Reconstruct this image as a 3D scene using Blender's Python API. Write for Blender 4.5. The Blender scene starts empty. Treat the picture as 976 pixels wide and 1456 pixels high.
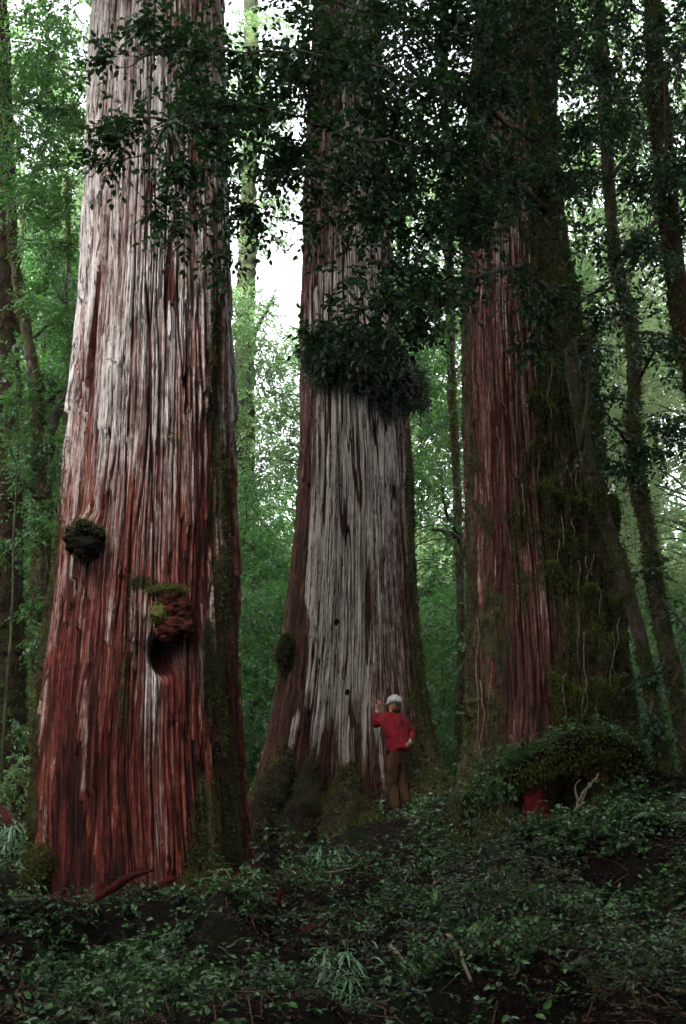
import bpy, math, random
import numpy as np
PI = math.pi
scene = bpy.context.scene
COL = scene.collection

# ------------------------------------------------------------------ camera
F = 1618.0; PITCH = math.radians(11.3); CAMZ = 1.7
cp, sp = math.cos(PITCH), math.sin(PITCH)
def at(px, py, Y):
    """point of the plane y=Y seen at photo pixel (px,py)"""
    x = (px-488)/F; u = -(py-728)/F
    dy = cp-u*sp; dz = sp+u*cp
    t = Y/dy
    return np.array((x*t, Y, CAMZ+dz*t))
cam = bpy.data.objects.new("camera", bpy.data.cameras.new("camera"))
COL.objects.link(cam); scene.camera = cam
cam.location = (0, 0, CAMZ); cam.rotation_euler = (PI/2+PITCH, 0, 0)
cam.data.sensor_fit = 'VERTICAL'; cam.data.sensor_height = 36; cam.data.lens = F/1456*36
cam.data.clip_end = 2000

# ------------------------------------------------------------------ helpers
def tag(o, label=None, cat=None, group=None, kind=None):
    if label: o['label'] = label
    if cat: o['category'] = cat
    if group: o['group'] = group
    if kind: o['kind'] = kind
    return o
def empty(name, loc):
    o = bpy.data.objects.new(name, None); COL.objects.link(o); o.location = tuple(loc)
    o.empty_display_size = .2
    return o
def mesh_np(name, V, F_, mat, parent=None, smooth=False, uv=None, attrs=None, base=None):
    """V (n,3); F_ list of int arrays (m,k)"""
    if not isinstance(F_, (list, tuple)): F_ = [F_]
    F_ = [np.asarray(f, dtype=np.int32) for f in F_ if len(f)]
    V = np.asarray(V, dtype=np.float32)
    if base is not None: V = V-np.asarray(base, dtype=np.float32)
    elif parent is not None: V = V-np.asarray(tuple(ROOTLOC.get(parent.name, (0,0,0))), dtype=np.float32)
    me = bpy.data.meshes.new(name)
    me.vertices.add(len(V)); me.vertices.foreach_set('co', V.ravel())
    loops = np.concatenate([f.ravel() for f in F_])
    tot = np.concatenate([np.full(len(f), f.shape[1], dtype=np.int32) for f in F_])
    start = np.concatenate([[0], np.cumsum(tot)[:-1]]).astype(np.int32)
    me.loops.add(len(loops)); me.loops.foreach_set('vertex_index', loops)
    me.polygons.add(len(tot)); me.polygons.foreach_set('loop_start', start)
    me.polygons.foreach_set('loop_total', tot)
    if uv is not None:
        l = me.uv_layers.new(name='UVMap')
        l.data.foreach_set('uv', np.asarray(uv, dtype=np.float32)[loops].ravel())
    me.update(calc_edges=True)
    if smooth: me.polygons.foreach_set('use_smooth', np.ones(len(tot), dtype=bool))
    if attrs:
        for k, a in attrs.items():
            at_ = me.color_attributes.new(name=k, type='FLOAT_COLOR', domain='POINT')
            at_.data.foreach_set('color', np.asarray(a, dtype=np.float32).ravel())
    me.materials.append(mat)
    o = bpy.data.objects.new(name, me); COL.objects.link(o)
    if parent is not None: o.parent = parent
    return o
ROOTLOC = {}
def thing(name, loc, label, cat, group=None):
    o = empty(name, loc); ROOTLOC[o.name] = tuple(loc)
    return tag(o, label, cat, group)
class Bag:
    """collects geometry for ONE mesh"""
    def __init__(s): s.v = []; s.f = []; s.n = 0
    def add(s, V, Fs):
        if not isinstance(Fs, (list, tuple)): Fs = [Fs]
        for f in Fs:
            if len(f): s.f.append(np.asarray(f)+s.n)
        s.v.append(np.asarray(V)); s.n += len(V)
    def build(s, name, mat, parent=None, smooth=False, base=None):
        if not s.v: return None
        return mesh_np(name, np.concatenate(s.v), s.f, mat, parent, smooth, base=base)

def build2(name, lv, st, ml, ms, parent):
    """leaves and their stems as one mesh with two materials"""
    if not lv.v: return None
    nf = sum(len(f) for f in lv.f); b = Bag(); b.add(np.concatenate(lv.v), lv.f)
    if st.v: b.add(np.concatenate(st.v), st.f)
    o = b.build(name, ml, parent)
    if st.v:
        o.data.materials.append(ms); mi = np.zeros(len(o.data.polygons), dtype=np.int32); mi[nf:] = 1
        o.data.polygons.foreach_set('material_index', mi)
    return o
# periodic value noise
def vn(u, v, nu, seed):
    """u in cells (period nu), v in cells"""
    r = np.random.RandomState(seed); nv = 64
    T = r.rand(nu, nv)
    iu = np.floor(u).astype(int); iv = np.floor(v).astype(int)
    fu = u-iu; fv = v-iv
    fu = fu*fu*(3-2*fu); fv = fv*fv*(3-2*fv)
    a = T[iu % nu, iv % nv]; b = T[(iu+1) % nu, iv % nv]
    c = T[iu % nu, (iv+1) % nv]; d = T[(iu+1) % nu, (iv+1) % nv]
    return (a*(1-fu)+b*fu)*(1-fv)+(c*(1-fu)+d*fu)*fv
def fb(U, z, nu, vs, seed, octv=3):
    s = 0; a = 1; t = 0
    for k in range(octv):
        s = s+a*vn(U*nu*2**k, z*vs*2**k, nu*2**k, seed+k*17); t += a; a *= .5
    return s/t
def n2(x, y, seed, octv=4):
    s = 0; a = 1; t = 0
    for k in range(octv):
        s = s+a*vn(x*2**k+k*9.7, y*2**k+k*3.1, 61, seed+k); t += a; a *= .5
    return s/t
def sst(a, b, x):
    t = np.clip((x-a)/(b-a), 0, 1); return t*t*(3-2*t)
def norm(a): return a/np.maximum(np.linalg.norm(a, axis=-1, keepdims=True), 1e-9)

# ------------------------------------------------------------------ materials
class NT:
    def __init__(s, name):
        s.m = bpy.data.materials.new(name); s.m.use_nodes = True
        s.t = s.m.node_tree; s.t.nodes.clear()
        s.out = s.n('ShaderNodeOutputMaterial')
    def n(s, ty, **kw):
        nd = s.t.nodes.new(ty)
        for k, v in kw.items(): setattr(nd, k, v)
        return nd
    def l(s, a, b): s.t.links.new(a, b)
    def ramp(s, fac, pts, interp='LINEAR'):
        r = s.n('ShaderNodeValToRGB'); r.color_ramp.interpolation = interp
        e = r.color_ramp.elements
        while len(e) < len(pts): e.new(.5)
        for i, (p, c) in enumerate(pts):
            e[i].position = p; e[i].color = (*c, 1) if len(c) == 3 else c
        s.l(fac, r.inputs[0]); return r.outputs[0]
    def math(s, op, a, b=None, clamp=False):
        m = s.n('ShaderNodeMath', operation=op, use_clamp=clamp)
        for i, q in enumerate((a, b)):
            if q is None: continue
            if isinstance(q, (int, float)): m.inputs[i].default_value = q
            else: s.l(q, m.inputs[i])
        return m.outputs[0]
    def mix(s, fac, a, b, bt='MIX'):
        m = s.n('ShaderNodeMix', data_type='RGBA', blend_type=bt)
        for i, q in ((0, fac), (6, a), (7, b)):
            if isinstance(q, (int, float)): m.inputs[i].default_value = q
            elif isinstance(q, tuple): m.inputs[i].default_value = (*q, 1)
            else: s.l(q, m.inputs[i])
        return m.outputs[2]
    def noise(s, vec, scale, detail=4, rough=.55):
        t = s.n('ShaderNodeTexNoise'); t.inputs['Scale'].default_value = scale
        t.inputs['Detail'].default_value = detail; t.inputs['Roughness'].default_value = rough
        if vec is not None: s.l(vec, t.inputs['Vector'])
        return t.outputs[0]
    def mapping(s, vec, scale):
        m = s.n('ShaderNodeMapping'); m.inputs['Scale'].default_value = scale
        s.l(vec, m.inputs['Vector']); return m.outputs[0]

def mat_leaf(name, cols, trans=.3, rough=.42, tcol=(.12,.22,.03), spec=.5):
    N = NT(name)
    g = N.n('ShaderNodeNewGeometry'); oi = N.n('ShaderNodeObjectInfo')
    r = N.math('ADD', N.math('MULTIPLY', g.outputs['Random Per Island'], .75), N.math('MULTIPLY', oi.outputs['Random'], .25))
    pts = [(i/(len(cols)-1) if len(cols) > 1 else 0, c) for i, c in enumerate(cols)]
    c = N.ramp(r, pts)
    tc = N.n('ShaderNodeTexCoord')
    nz = N.noise(tc.outputs['Object'], 1.3, 2)
    c = N.mix(N.math('MULTIPLY', nz, .6), c, tuple(x*.45 for x in cols[0]))
    b = N.n('ShaderNodeBsdfPrincipled'); N.l(c, b.inputs['Base Color'])
    b.inputs['Roughness'].default_value = rough; b.inputs['Specular IOR Level'].default_value = spec
    t = N.n('ShaderNodeBsdfTranslucent'); t.inputs['Color'].default_value = (*tcol, 1)
    mx = N.n('ShaderNodeMixShader'); mx.inputs[0].default_value = trans
    N.l(b.outputs[0], mx.inputs[1]); N.l(t.outputs[0], mx.inputs[2]); N.l(mx.outputs[0], N.out.inputs[0])
    return N.m
def mat_rough(name, c1, c2, c3=None, scale=12, stretch=(1,1,1), rough=.9, bump=.4, dist=.02, moss=None):
    N = NT(name)
    tc = N.n('ShaderNodeTexCoord'); v = N.mapping(tc.outputs['Object'], stretch)
    nz = N.noise(v, scale, 6, .62)
    pts = [(.3, c1), (.62, c2)] + ([(.8, c3)] if c3 else [])
    c = N.ramp(nz, pts)
    if moss:
        m = N.noise(tc.outputs['Object'], moss[1], 5, .65)
        mf = N.ramp(m, [(moss[2], (0,0,0)), (moss[2]+.12, (1,1,1))])
        c = N.mix(mf, c, N.mix(nz, moss[0], tuple(x*.4 for x in moss[0])))
    b = N.n('ShaderNodeBsdfPrincipled'); N.l(c, b.inputs['Base Color'])
    b.inputs['Roughness'].default_value = rough; b.inputs['Specular IOR Level'].default_value = .06
    bp = N.n('ShaderNodeBump'); bp.inputs['Strength'].default_value = bump; bp.inputs['Distance'].default_value = dist
    N.l(nz, bp.inputs['Height']); N.l(bp.outputs[0], b.inputs['Normal'])
    N.l(b.outputs[0], N.out.inputs[0]); return N.m
def mat_giant(name, ramp_pts, pale, moss1, moss2, streak=1.0):
    """bark of long fibrous strips. attr 'mask': r weathering, g moss, b groove depth, a bare pale wood"""
    N = NT(name)
    at_ = N.n('ShaderNodeVertexColor', layer_name='mask')
    sep = N.n('ShaderNodeSeparateColor'); N.l(at_.outputs['Color'], sep.inputs[0])
    uvn = N.n('ShaderNodeUVMap', uv_map='UVMap'); uv = uvn.outputs[0]
    s1 = N.noise(N.mapping(uv, (30, 1.1, 1)), 1.0, 6, .72)
    s2 = N.noise(N.mapping(uv, (70, 1.8, 1)), 1.0, 4, .7)
    s3 = N.noise(N.mapping(uv, (14, 6, 1)), 1.0, 8, .75)
    g = N.math('ADD', sep.outputs[0], N.math('MULTIPLY', N.math('SUBTRACT', s1, .5), 1.15*streak))
    g = N.math('ADD', g, N.math('MULTIPLY', N.math('SUBTRACT', s2, .5), 1.2*streak))
    g = N.math('ADD', g, N.math('MULTIPLY', N.math('SUBTRACT', s3, .5), .6), clamp=True)
    c = N.ramp(g, ramp_pts)
    pw = N.mix(s2, pale[0], pale[1])
    pm = N.math('ADD', at_.outputs['Alpha'], N.math('MULTIPLY', N.math('SUBTRACT', s1, .5), .9))
    c = N.mix(N.ramp(pm, [(.45, (0,0,0)), (.65, (1,1,1))]), c, pw)
    # inner bark tint in the grooves, with crevice shade put into it
    dk = N.ramp(N.math('ADD', sep.outputs[2], N.math('MULTIPLY', N.math('SUBTRACT', s2, .5), .7)), [(.42, (0,0,0)), (.7, (1,1,1))])
    c = N.mix(dk, c, N.mix(s3, (.030,.008,.006), (.075,.016,.011)))
    tone = N.ramp(N.math('ADD', N.math('MULTIPLY', s2, .55), N.math('MULTIPLY', s3, .45)), [(.36, (.30,.28,.27)), (.50, (.85,.85,.85)), (.64, (1.25,1.25,1.25))])
    c = N.mix(1.0, c, tone, 'MULTIPLY')
    # thin drying cracks
    s4 = N.noise(N.mapping(uv, (34, .55, 1)), 1.0, 3, .6)
    ck = N.ramp(N.math('ABSOLUTE', N.math('SUBTRACT', s4, .5)), [(.006, (1,1,1)), (.022, (0,0,0))])
    c = N.mix(N.math('MULTIPLY', ck, .85), c, (.018,.006,.005))
    mz = N.noise(N.mapping(uv, (14, 9, 1)), 1.0, 6, .7)
    mf = N.ramp(N.math('ADD', sep.outputs[1], N.math('MULTIPLY', N.math('SUBTRACT', mz, .5), 1.1)), [(.42, (0,0,0)), (.62, (1,1,1))])
    mn_ = N.ramp(N.noise(N.mapping(uv, (9, 7, 1)), 1.0, 8, .75), [(.38, (0,0,0)), (.62, (1,1,1))])
    mc = N.mix(mn_, moss2, moss1)
    mc = N.mix(N.ramp(N.noise(N.mapping(uv, (5, 2.5, 1)), 1.0, 5, .7), [(.5, (0,0,0)), (.62, (.8,.8,.8))]), mc, (.030,.010,.007))
    c = N.mix(mf, c, mc)
    b = N.n('ShaderNodeBsdfPrincipled'); N.l(c, b.inputs['Base Color'])
    b.inputs['Roughness'].default_value = .75; b.inputs['Specular IOR Level'].default_value = .12
    h = N.math('ADD', N.math('MULTIPLY', s2, .5), N.math('ADD', s1, N.math('MULTIPLY', mz, .6)))
    h = N.math('SUBTRACT', h, N.math('MULTIPLY', ck, .6))
    bp = N.n('ShaderNodeBump'); bp.inputs['Strength'].default_value = .8; bp.inputs['Distance'].default_value = .03
    N.l(h, bp.inputs['Height']); N.l(bp.outputs[0], b.inputs['Normal'])
    N.l(b.outputs[0], N.out.inputs[0]); return N.m

RAMP_L = [(0, (.014,.005,.004)), (.2, (.058,.010,.007)), (.38, (.145,.026,.017)), (.54, (.165,.075,.056)), (.68, (.225,.155,.138)), (.84, (.33,.28,.26)), (1, (.46,.42,.40))]
RAMP_M = [(0, (.012,.006,.004)), (.2, (.036,.014,.009)), (.4, (.070,.028,.018)), (.56, (.11,.062,.046)), (.75, (.23,.175,.15)), (1, (.42,.38,.34))]
RAMP_R = [(0, (.012,.007,.005)), (.25, (.045,.018,.013)), (.45, (.105,.038,.028)), (.62, (.18,.100,.082)), (.8, (.30,.235,.21)), (1, (.44,.40,.38))]
M = {}
M['giant_l'] = mat_giant('red and silver bark', RAMP_L, ((.3,.28,.25), (.15,.13,.12)), (.034,.030,.010), (.012,.011,.005))
M['giant_m'] = mat_giant('stripped pale bark', RAMP_M, ((.24,.205,.17), (.55,.51,.45)), (.050,.055,.012), (.014,.016,.005))
M['giant_r'] = mat_giant('mossy red bark', RAMP_R, ((.3,.26,.24), (.15,.12,.11)), (.050,.044,.016), (.014,.011,.006))
M['moss'] = mat_leaf('moss', [(.04,.07,.010), (.11,.16,.02), (.07,.11,.015)], .15, .8, (.09,.14,.01), 0)
M['moss_dark'] = mat_leaf('dark moss', [(.024,.034,.010), (.070,.085,.020), (.065,.046,.018)], .1, .85, (.05,.07,.01), 0)
M['moss_olive'] = mat_leaf('olive moss', [(.030,.034,.010), (.085,.092,.022), (.15,.15,.06), (.06,.045,.02)], .1, .85, (.07,.08,.02), 0)
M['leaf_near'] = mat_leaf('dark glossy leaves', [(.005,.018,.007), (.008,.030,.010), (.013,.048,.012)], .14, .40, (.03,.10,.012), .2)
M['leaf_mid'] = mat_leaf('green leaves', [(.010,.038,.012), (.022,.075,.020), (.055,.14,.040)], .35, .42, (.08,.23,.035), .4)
M['leaf_far'] = mat_leaf('pale green leaves', [(.055,.115,.042), (.095,.17,.065), (.14,.21,.09)], .45, .5, (.19,.33,.12), .3)  # haze of the distance is put into this pale colour
M['leaf_lichen_lit'] = mat_leaf('light-paled lichen foliage', [(.09,.14,.06), (.14,.19,.09), (.16,.18,.08)], .45, .6, (.24,.34,.15), .2)  # pale tone also stands in for light and haze on distant trees
M['leaf_ground'] = mat_leaf('ground leaves', [(.003,.010,.004), (.009,.032,.010), (.030,.090,.020), (.07,.17,.05), (.05,.09,.02)], .14, .34, (.03,.11,.015), .25)
M['leaf_ground2'] = mat_leaf('brownish leaflets', [(.012,.016,.005), (.035,.045,.012), (.05,.028,.012), (.06,.08,.02)], .14, .5, (.05,.08,.012), .15)
M['leaf_ground3'] = mat_leaf('blackish leaves', [(.003,.007,.003), (.005,.015,.006), (.010,.028,.009), (.05,.11,.04)], .1, .3, (.02,.06,.01), .3)
M['twig_pale'] = mat_rough('dead twigs', (.02,.012,.008), (.07,.04,.028), (.16,.13,.10), 3)
M['leaf_bamboo'] = mat_leaf('bamboo leaves', [(.05,.14,.06), (.08,.2,.09), (.12,.25,.13)], .25, .4, (.10,.2,.05), .5)
M['twig'] = mat_rough('twig bark', (.02,.016,.012), (.06,.05,.04), (.12,.11,.09), 9)
M['bark_mossy'] = mat_rough('mossy bark', (.016,.012,.009), (.065,.052,.038), (.20,.18,.15), 19, (1,1,.55), .9, .8, .04, ((.045,.055,.012), 3.2, .47))
M['bark_dark'] = mat_rough('dark bark', (.008,.005,.004), (.028,.015,.012), (.075,.05,.045), 20, (1,1,.2), .9, .8, .04, ((.025,.032,.010), 2.5, .5))
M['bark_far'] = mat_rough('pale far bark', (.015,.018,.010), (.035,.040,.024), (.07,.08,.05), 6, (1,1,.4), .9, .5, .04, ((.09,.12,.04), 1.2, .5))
M['soil'] = mat_rough('forest soil', (.0015,.0015,.001), (.005,.0035,.0025), (.014,.008,.005), 14, (1,1,1), .95, .8, .05, ((.005,.009,.003), 1.1, .5))
M['hillmat'] = mat_rough('hillside soil', (.02,.03,.012), (.04,.06,.02), None, .4)
M['redwood'] = mat_rough('red heartwood', (.012,.002,.0015), (.045,.007,.005), (.09,.03,.02), 26, (1,1,.2), .7, .6, .02)
M['heart'] = mat_rough('vivid red heartwood', (.012,.001,.001), (.085,.005,.005), (.16,.012,.010), 13, (1,1,.3), .7, .6, .02)
M['burl'] = mat_rough('burl wood', (.008,.004,.003), (.06,.014,.008), (.24,.09,.03), 13, (1,1,1), .8, .9, .05)
M['root'] = mat_rough('pale root', (.05,.04,.025), (.15,.125,.09), (.27,.24,.19), 14)
M['litter'] = mat_leaf('fallen leaves and bark flakes', [(.03,.008,.005), (.015,.010,.006), (.07,.04,.022), (.012,.005,.004)], .05, .7, (.05,.015,.005), .1)
M['dark_core'] = mat_rough('dark soil and knot shade', (.002,.002,.0015), (.006,.005,.0035), None, 12)

# ------------------------------------------------------------------ geometry generators
def tube(P, R, n=8, rng=None, rough=0, cap=True, lump=0, seed=0):
    P = np.asarray(P, float); R = np.asarray(R, float); m = len(P)
    T = norm(np.gradient(P, axis=0))
    ref = np.array((0,0,1.)) if abs(T[:,2]).mean() < .7 else np.array((0,-1.,0))
    A = norm(np.cross(T, ref)); B = np.cross(T, A)
    a = np.linspace(0, 2*PI, n, endpoint=False)
    rr = R[:,None]*np.ones(n)
    if lump:
        L = np.concatenate([[0], np.cumsum(np.linalg.norm(np.diff(P, axis=0), axis=1))])
        U = np.tile(a/(2*PI), (m,1)); Z = np.tile(L[:,None], (1,n))
        rr = rr*(1+lump*(fb(U, Z, 4, 2.2, seed, 3)-.5)*2+lump*.8*(fb(U, Z, 10, 7, seed+5, 2)-.5)*2)
    V = P[:,None,:]+rr[...,None]*(np.cos(a)[None,:,None]*A[:,None,:]+np.sin(a)[None,:,None]*B[:,None,:])
    V = V.reshape(-1,3)
    i = np.arange(m-1)[:,None]*n; j = np.arange(n)[None,:]; k = (j+1)%n
    Q = np.stack([i+j, i+k, i+n+k, i+n+j], -1).reshape(-1,4)
    Fs = [Q]
    if cap:
        c = len(V); V = np.vstack([V, P[0], P[-1]])
        j = np.arange(n); k = (j+1)%n
        Fs.append(np.stack([k, j, np.full(n, c)], -1))
        Fs.append(np.stack([(m-1)*n+j, (m-1)*n+k, np.full(n, c+1)], -1))
    return V, Fs
def smooth_path(P, k=8):
    """Catmull-Rom through the points; extra columns (radius) are interpolated too"""
    P = np.asarray(P, float)
    Q = np.vstack([2*P[0]-P[1], P, 2*P[-1]-P[-2]]); out = []
    for i in range(1, len(Q)-2):
        for t in np.linspace(0, 1, k, endpoint=False):
            out.append(.5*((2*Q[i])+(-Q[i-1]+Q[i+1])*t+(2*Q[i-1]-5*Q[i]+4*Q[i+1]-Q[i+2])*t*t+(-Q[i-1]+3*Q[i]-3*Q[i+1]+Q[i+2])*t**3))
    out.append(P[-1]); return np.array(out)
def leaves(pos, d, nrm, L, W, shape=6, curl=.15):
    """one folded blade per row. returns V,F"""
    n = len(pos); d = norm(d); s = norm(np.cross(nrm, d)); u = np.cross(d, s)
    L = np.broadcast_to(L, n)[:,None]; W = np.broadcast_to(W, n)[:,None]
    if shape == 6:
        prof = [(0,0,0), (.30,.46,.10), (.68,.42,.10), (1,0,-curl), (.68,-.42,.10), (.30,-.46,.10)]
        f = [(0,3,2,1), (0,5,4,3)]
    else:
        prof = [(0,0,0), (.45,.5,.12), (1,0,-curl), (.45,-.5,.12)]
        f = [(0,2,1), (0,3,2)]
    k = len(prof)
    V = np.stack([pos+d*(a*L)+s*(b*W)+u*(c*W if a < 1 else c*L) for a, b, c in prof], 1).reshape(-1,3)
    b = np.arange(n)[:,None]*k
    return V, np.concatenate([b+np.array(q) for q in f])
def twigs(rng, P, D, L, nl, leafL, leafW, shape=6, droop=.3, twr=.0025, flat=.6, hang=.35):
    """leafy twigs: start P, direction D, length L, nl leaves each. returns leaf (V,F), stem (V,F)"""
    n = len(P); D = norm(D); L = np.broadcast_to(L, n)
    up = np.array((0,0,1.))
    S = norm(np.cross(D, up)+rng.normal(0, .15, (n,3))); U = norm(np.cross(S, D))
    t = (np.arange(nl)+.6)/nl
    T = t[None,:]+rng.normal(0, .03, (n,nl))
    pos = P[:,None,:]+D[:,None,:]*(T*L[:,None])[...,None]
    pos[...,2] -= droop*(T**2)*L[:,None]
    sd = np.where(np.arange(nl)%2 == 0, 1, -1)[None,:,None]
    dd = D[:,None,:]*.65+sd*S[:,None,:]*.9+rng.normal(0, .3, (n,nl,3))
    dd[...,2] -= hang
    dd[:,-1,:] = D+rng.normal(0, .2, (n,3)); dd[:,-1,2] -= hang
    nn = U[:,None,:]*flat+rng.normal(0, .45, (n,nl,3)); nn[...,2] += .3
    sz = rng.uniform(.65, 1.15, (n,nl))
    Vl, Fl = leaves(pos.reshape(-1,3), dd.reshape(-1,3), nn.reshape(-1,3), (sz*leafL).ravel(), (sz*leafW).ravel(), shape)
    # stem : 3-sided, 3 stations
    st = np.array([0, .5, 1.]); rad = np.array([1, .8, .35])*twr
    C = P[:,None,:]+D[:,None,:]*(st[None,:]*L[:,None])[...,None]; C[...,2] -= droop*(st**2)*L[:,None]
    ang = np.array([0, 2*PI/3, 4*PI/3])
    R = (np.cos(ang)[None,None,:,None]*S[:,None,None,:]+np.sin(ang)[None,None,:,None]*U[:,None,None,:])*rad[None,:,None,None]
    Vs = (C[:,:,None,:]+R).reshape(-1,3)
    b = np.arange(n)[:,None]*9; q = []
    for i in (0, 3):
        for j in range(3):
            q.append((i+j, i+(j+1)%3, i+3+(j+1)%3, i+3+j))
    Fs = np.concatenate([b+np.array(x) for x in q])
    return (Vl, Fl), (Vs, Fs)
def blob_points(rng, c, r, n, surf=.5):
    d = norm(rng.normal(size=(n,3))); q = rng.rand(n)**(1/3.)
    q = np.where(rng.rand(n) < surf, .8+.25*rng.rand(n), q)
    return np.asarray(c)+d*q[:,None]*np.asarray(r), d

def blade_rows(rng, P, D, L, W, k=4, droop=.5):
    """long narrow drooping blades (bamboo, fern pinnae)"""
    n = len(P); D = norm(D); L = np.broadcast_to(L, n)[:,None]; W = np.broadcast_to(W, n)[:,None]
    S = norm(np.cross(D, (0,0,1.))+rng.normal(0, .2, (n,3)))
    rows = []
    for i in range(k+1):
        t = i/k; c = P+D*L*t; c = c.copy(); c[:,2] -= droop*L[:,0]*t*t
        w = W*(math.sin(PI*min(1, .12+t*.88))**.7 if t < 1 else .02)
        rows += [c-S*w/2, c+S*w/2]
    V = np.stack(rows, 1).reshape(-1,3); b = np.arange(n)[:,None]*(2*k+2)
    return V, np.concatenate([b+np.array((2*i, 2*i+1, 2*i+3, 2*i+2)) for i in range(k)])

# ------------------------------------------------------------------ ground
def gz(x, y):
    x = np.asarray(x, float); y = np.asarray(y, float)
    z = .02*(y-6)*(y > 6)
    z = z+.45*np.exp(-((x-.9)**2/3.2+(y-16.6)**2/5))                  # mound under the middle giant
    z = z+1.15*np.exp(-((x-3.6)**2/4.5+(y-14.2)**2/12))               # root mound of the right giant
    z = z+.35*np.exp(-((x-3.0)**2/3+(y-9.5)**2/5))
    z = z+.30*np.exp(-((x+4.9)**2/1.6+(y-13.5)**2/5))
    z = z-.85*np.exp(-((x-2.35)**2/.8+(y-12.9)**2/.55))
    z = z-.15*np.exp(-((x+.5)**2/6+(y-9.0)**2/1.5))
    far = np.clip((y-24)/60, 0, 1.6); z = z+6.5*far**1.3
    z = z+(n2(x*.9+40, y*.9+7, 5, 4)-.5)*.75+(np.abs(n2(x*.5+70, y*.7+3, 6, 3)-.5)*-2.2+.2)*np.exp(-((y-9)**2)/30)+(n2(x*.08+3, y*.08+9, 8, 2)-.5)*np.clip((y-20)*.06, 0, 3)
    return z
def grid_sheet(xs, ys, fn):
    X, Y = np.meshgrid(xs, ys); Z = fn(X, Y)
    V = np.stack([X, Y, Z], -1).reshape(-1,3); nx = len(xs)
    i = np.arange(len(ys)-1)[:,None]*nx; j = np.arange(nx-1)[None,:]
    return V, np.stack([i+j, i+j+1, i+nx+j+1, i+nx+j], -1).reshape(-1,4)
def stretch(n, a, b, k):
    t = np.linspace(-1, 1, n); return (a+b)/2+(b-a)/2*np.sign(t)*np.abs(t)**k
xs = np.concatenate([-np.geomspace(400, 9, 26), np.linspace(-8.8, 8.8, 260), np.geomspace(9, 400, 26)])
ys = np.concatenate([-np.geomspace(200, 4, 14), np.linspace(-3.5, 24, 330), np.geomspace(24.5, 500, 60)])
V, Q = grid_sheet(xs, ys, gz)
tag(mesh_np('ground', V, Q, M['soil'], smooth=True), kind='structure')

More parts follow.
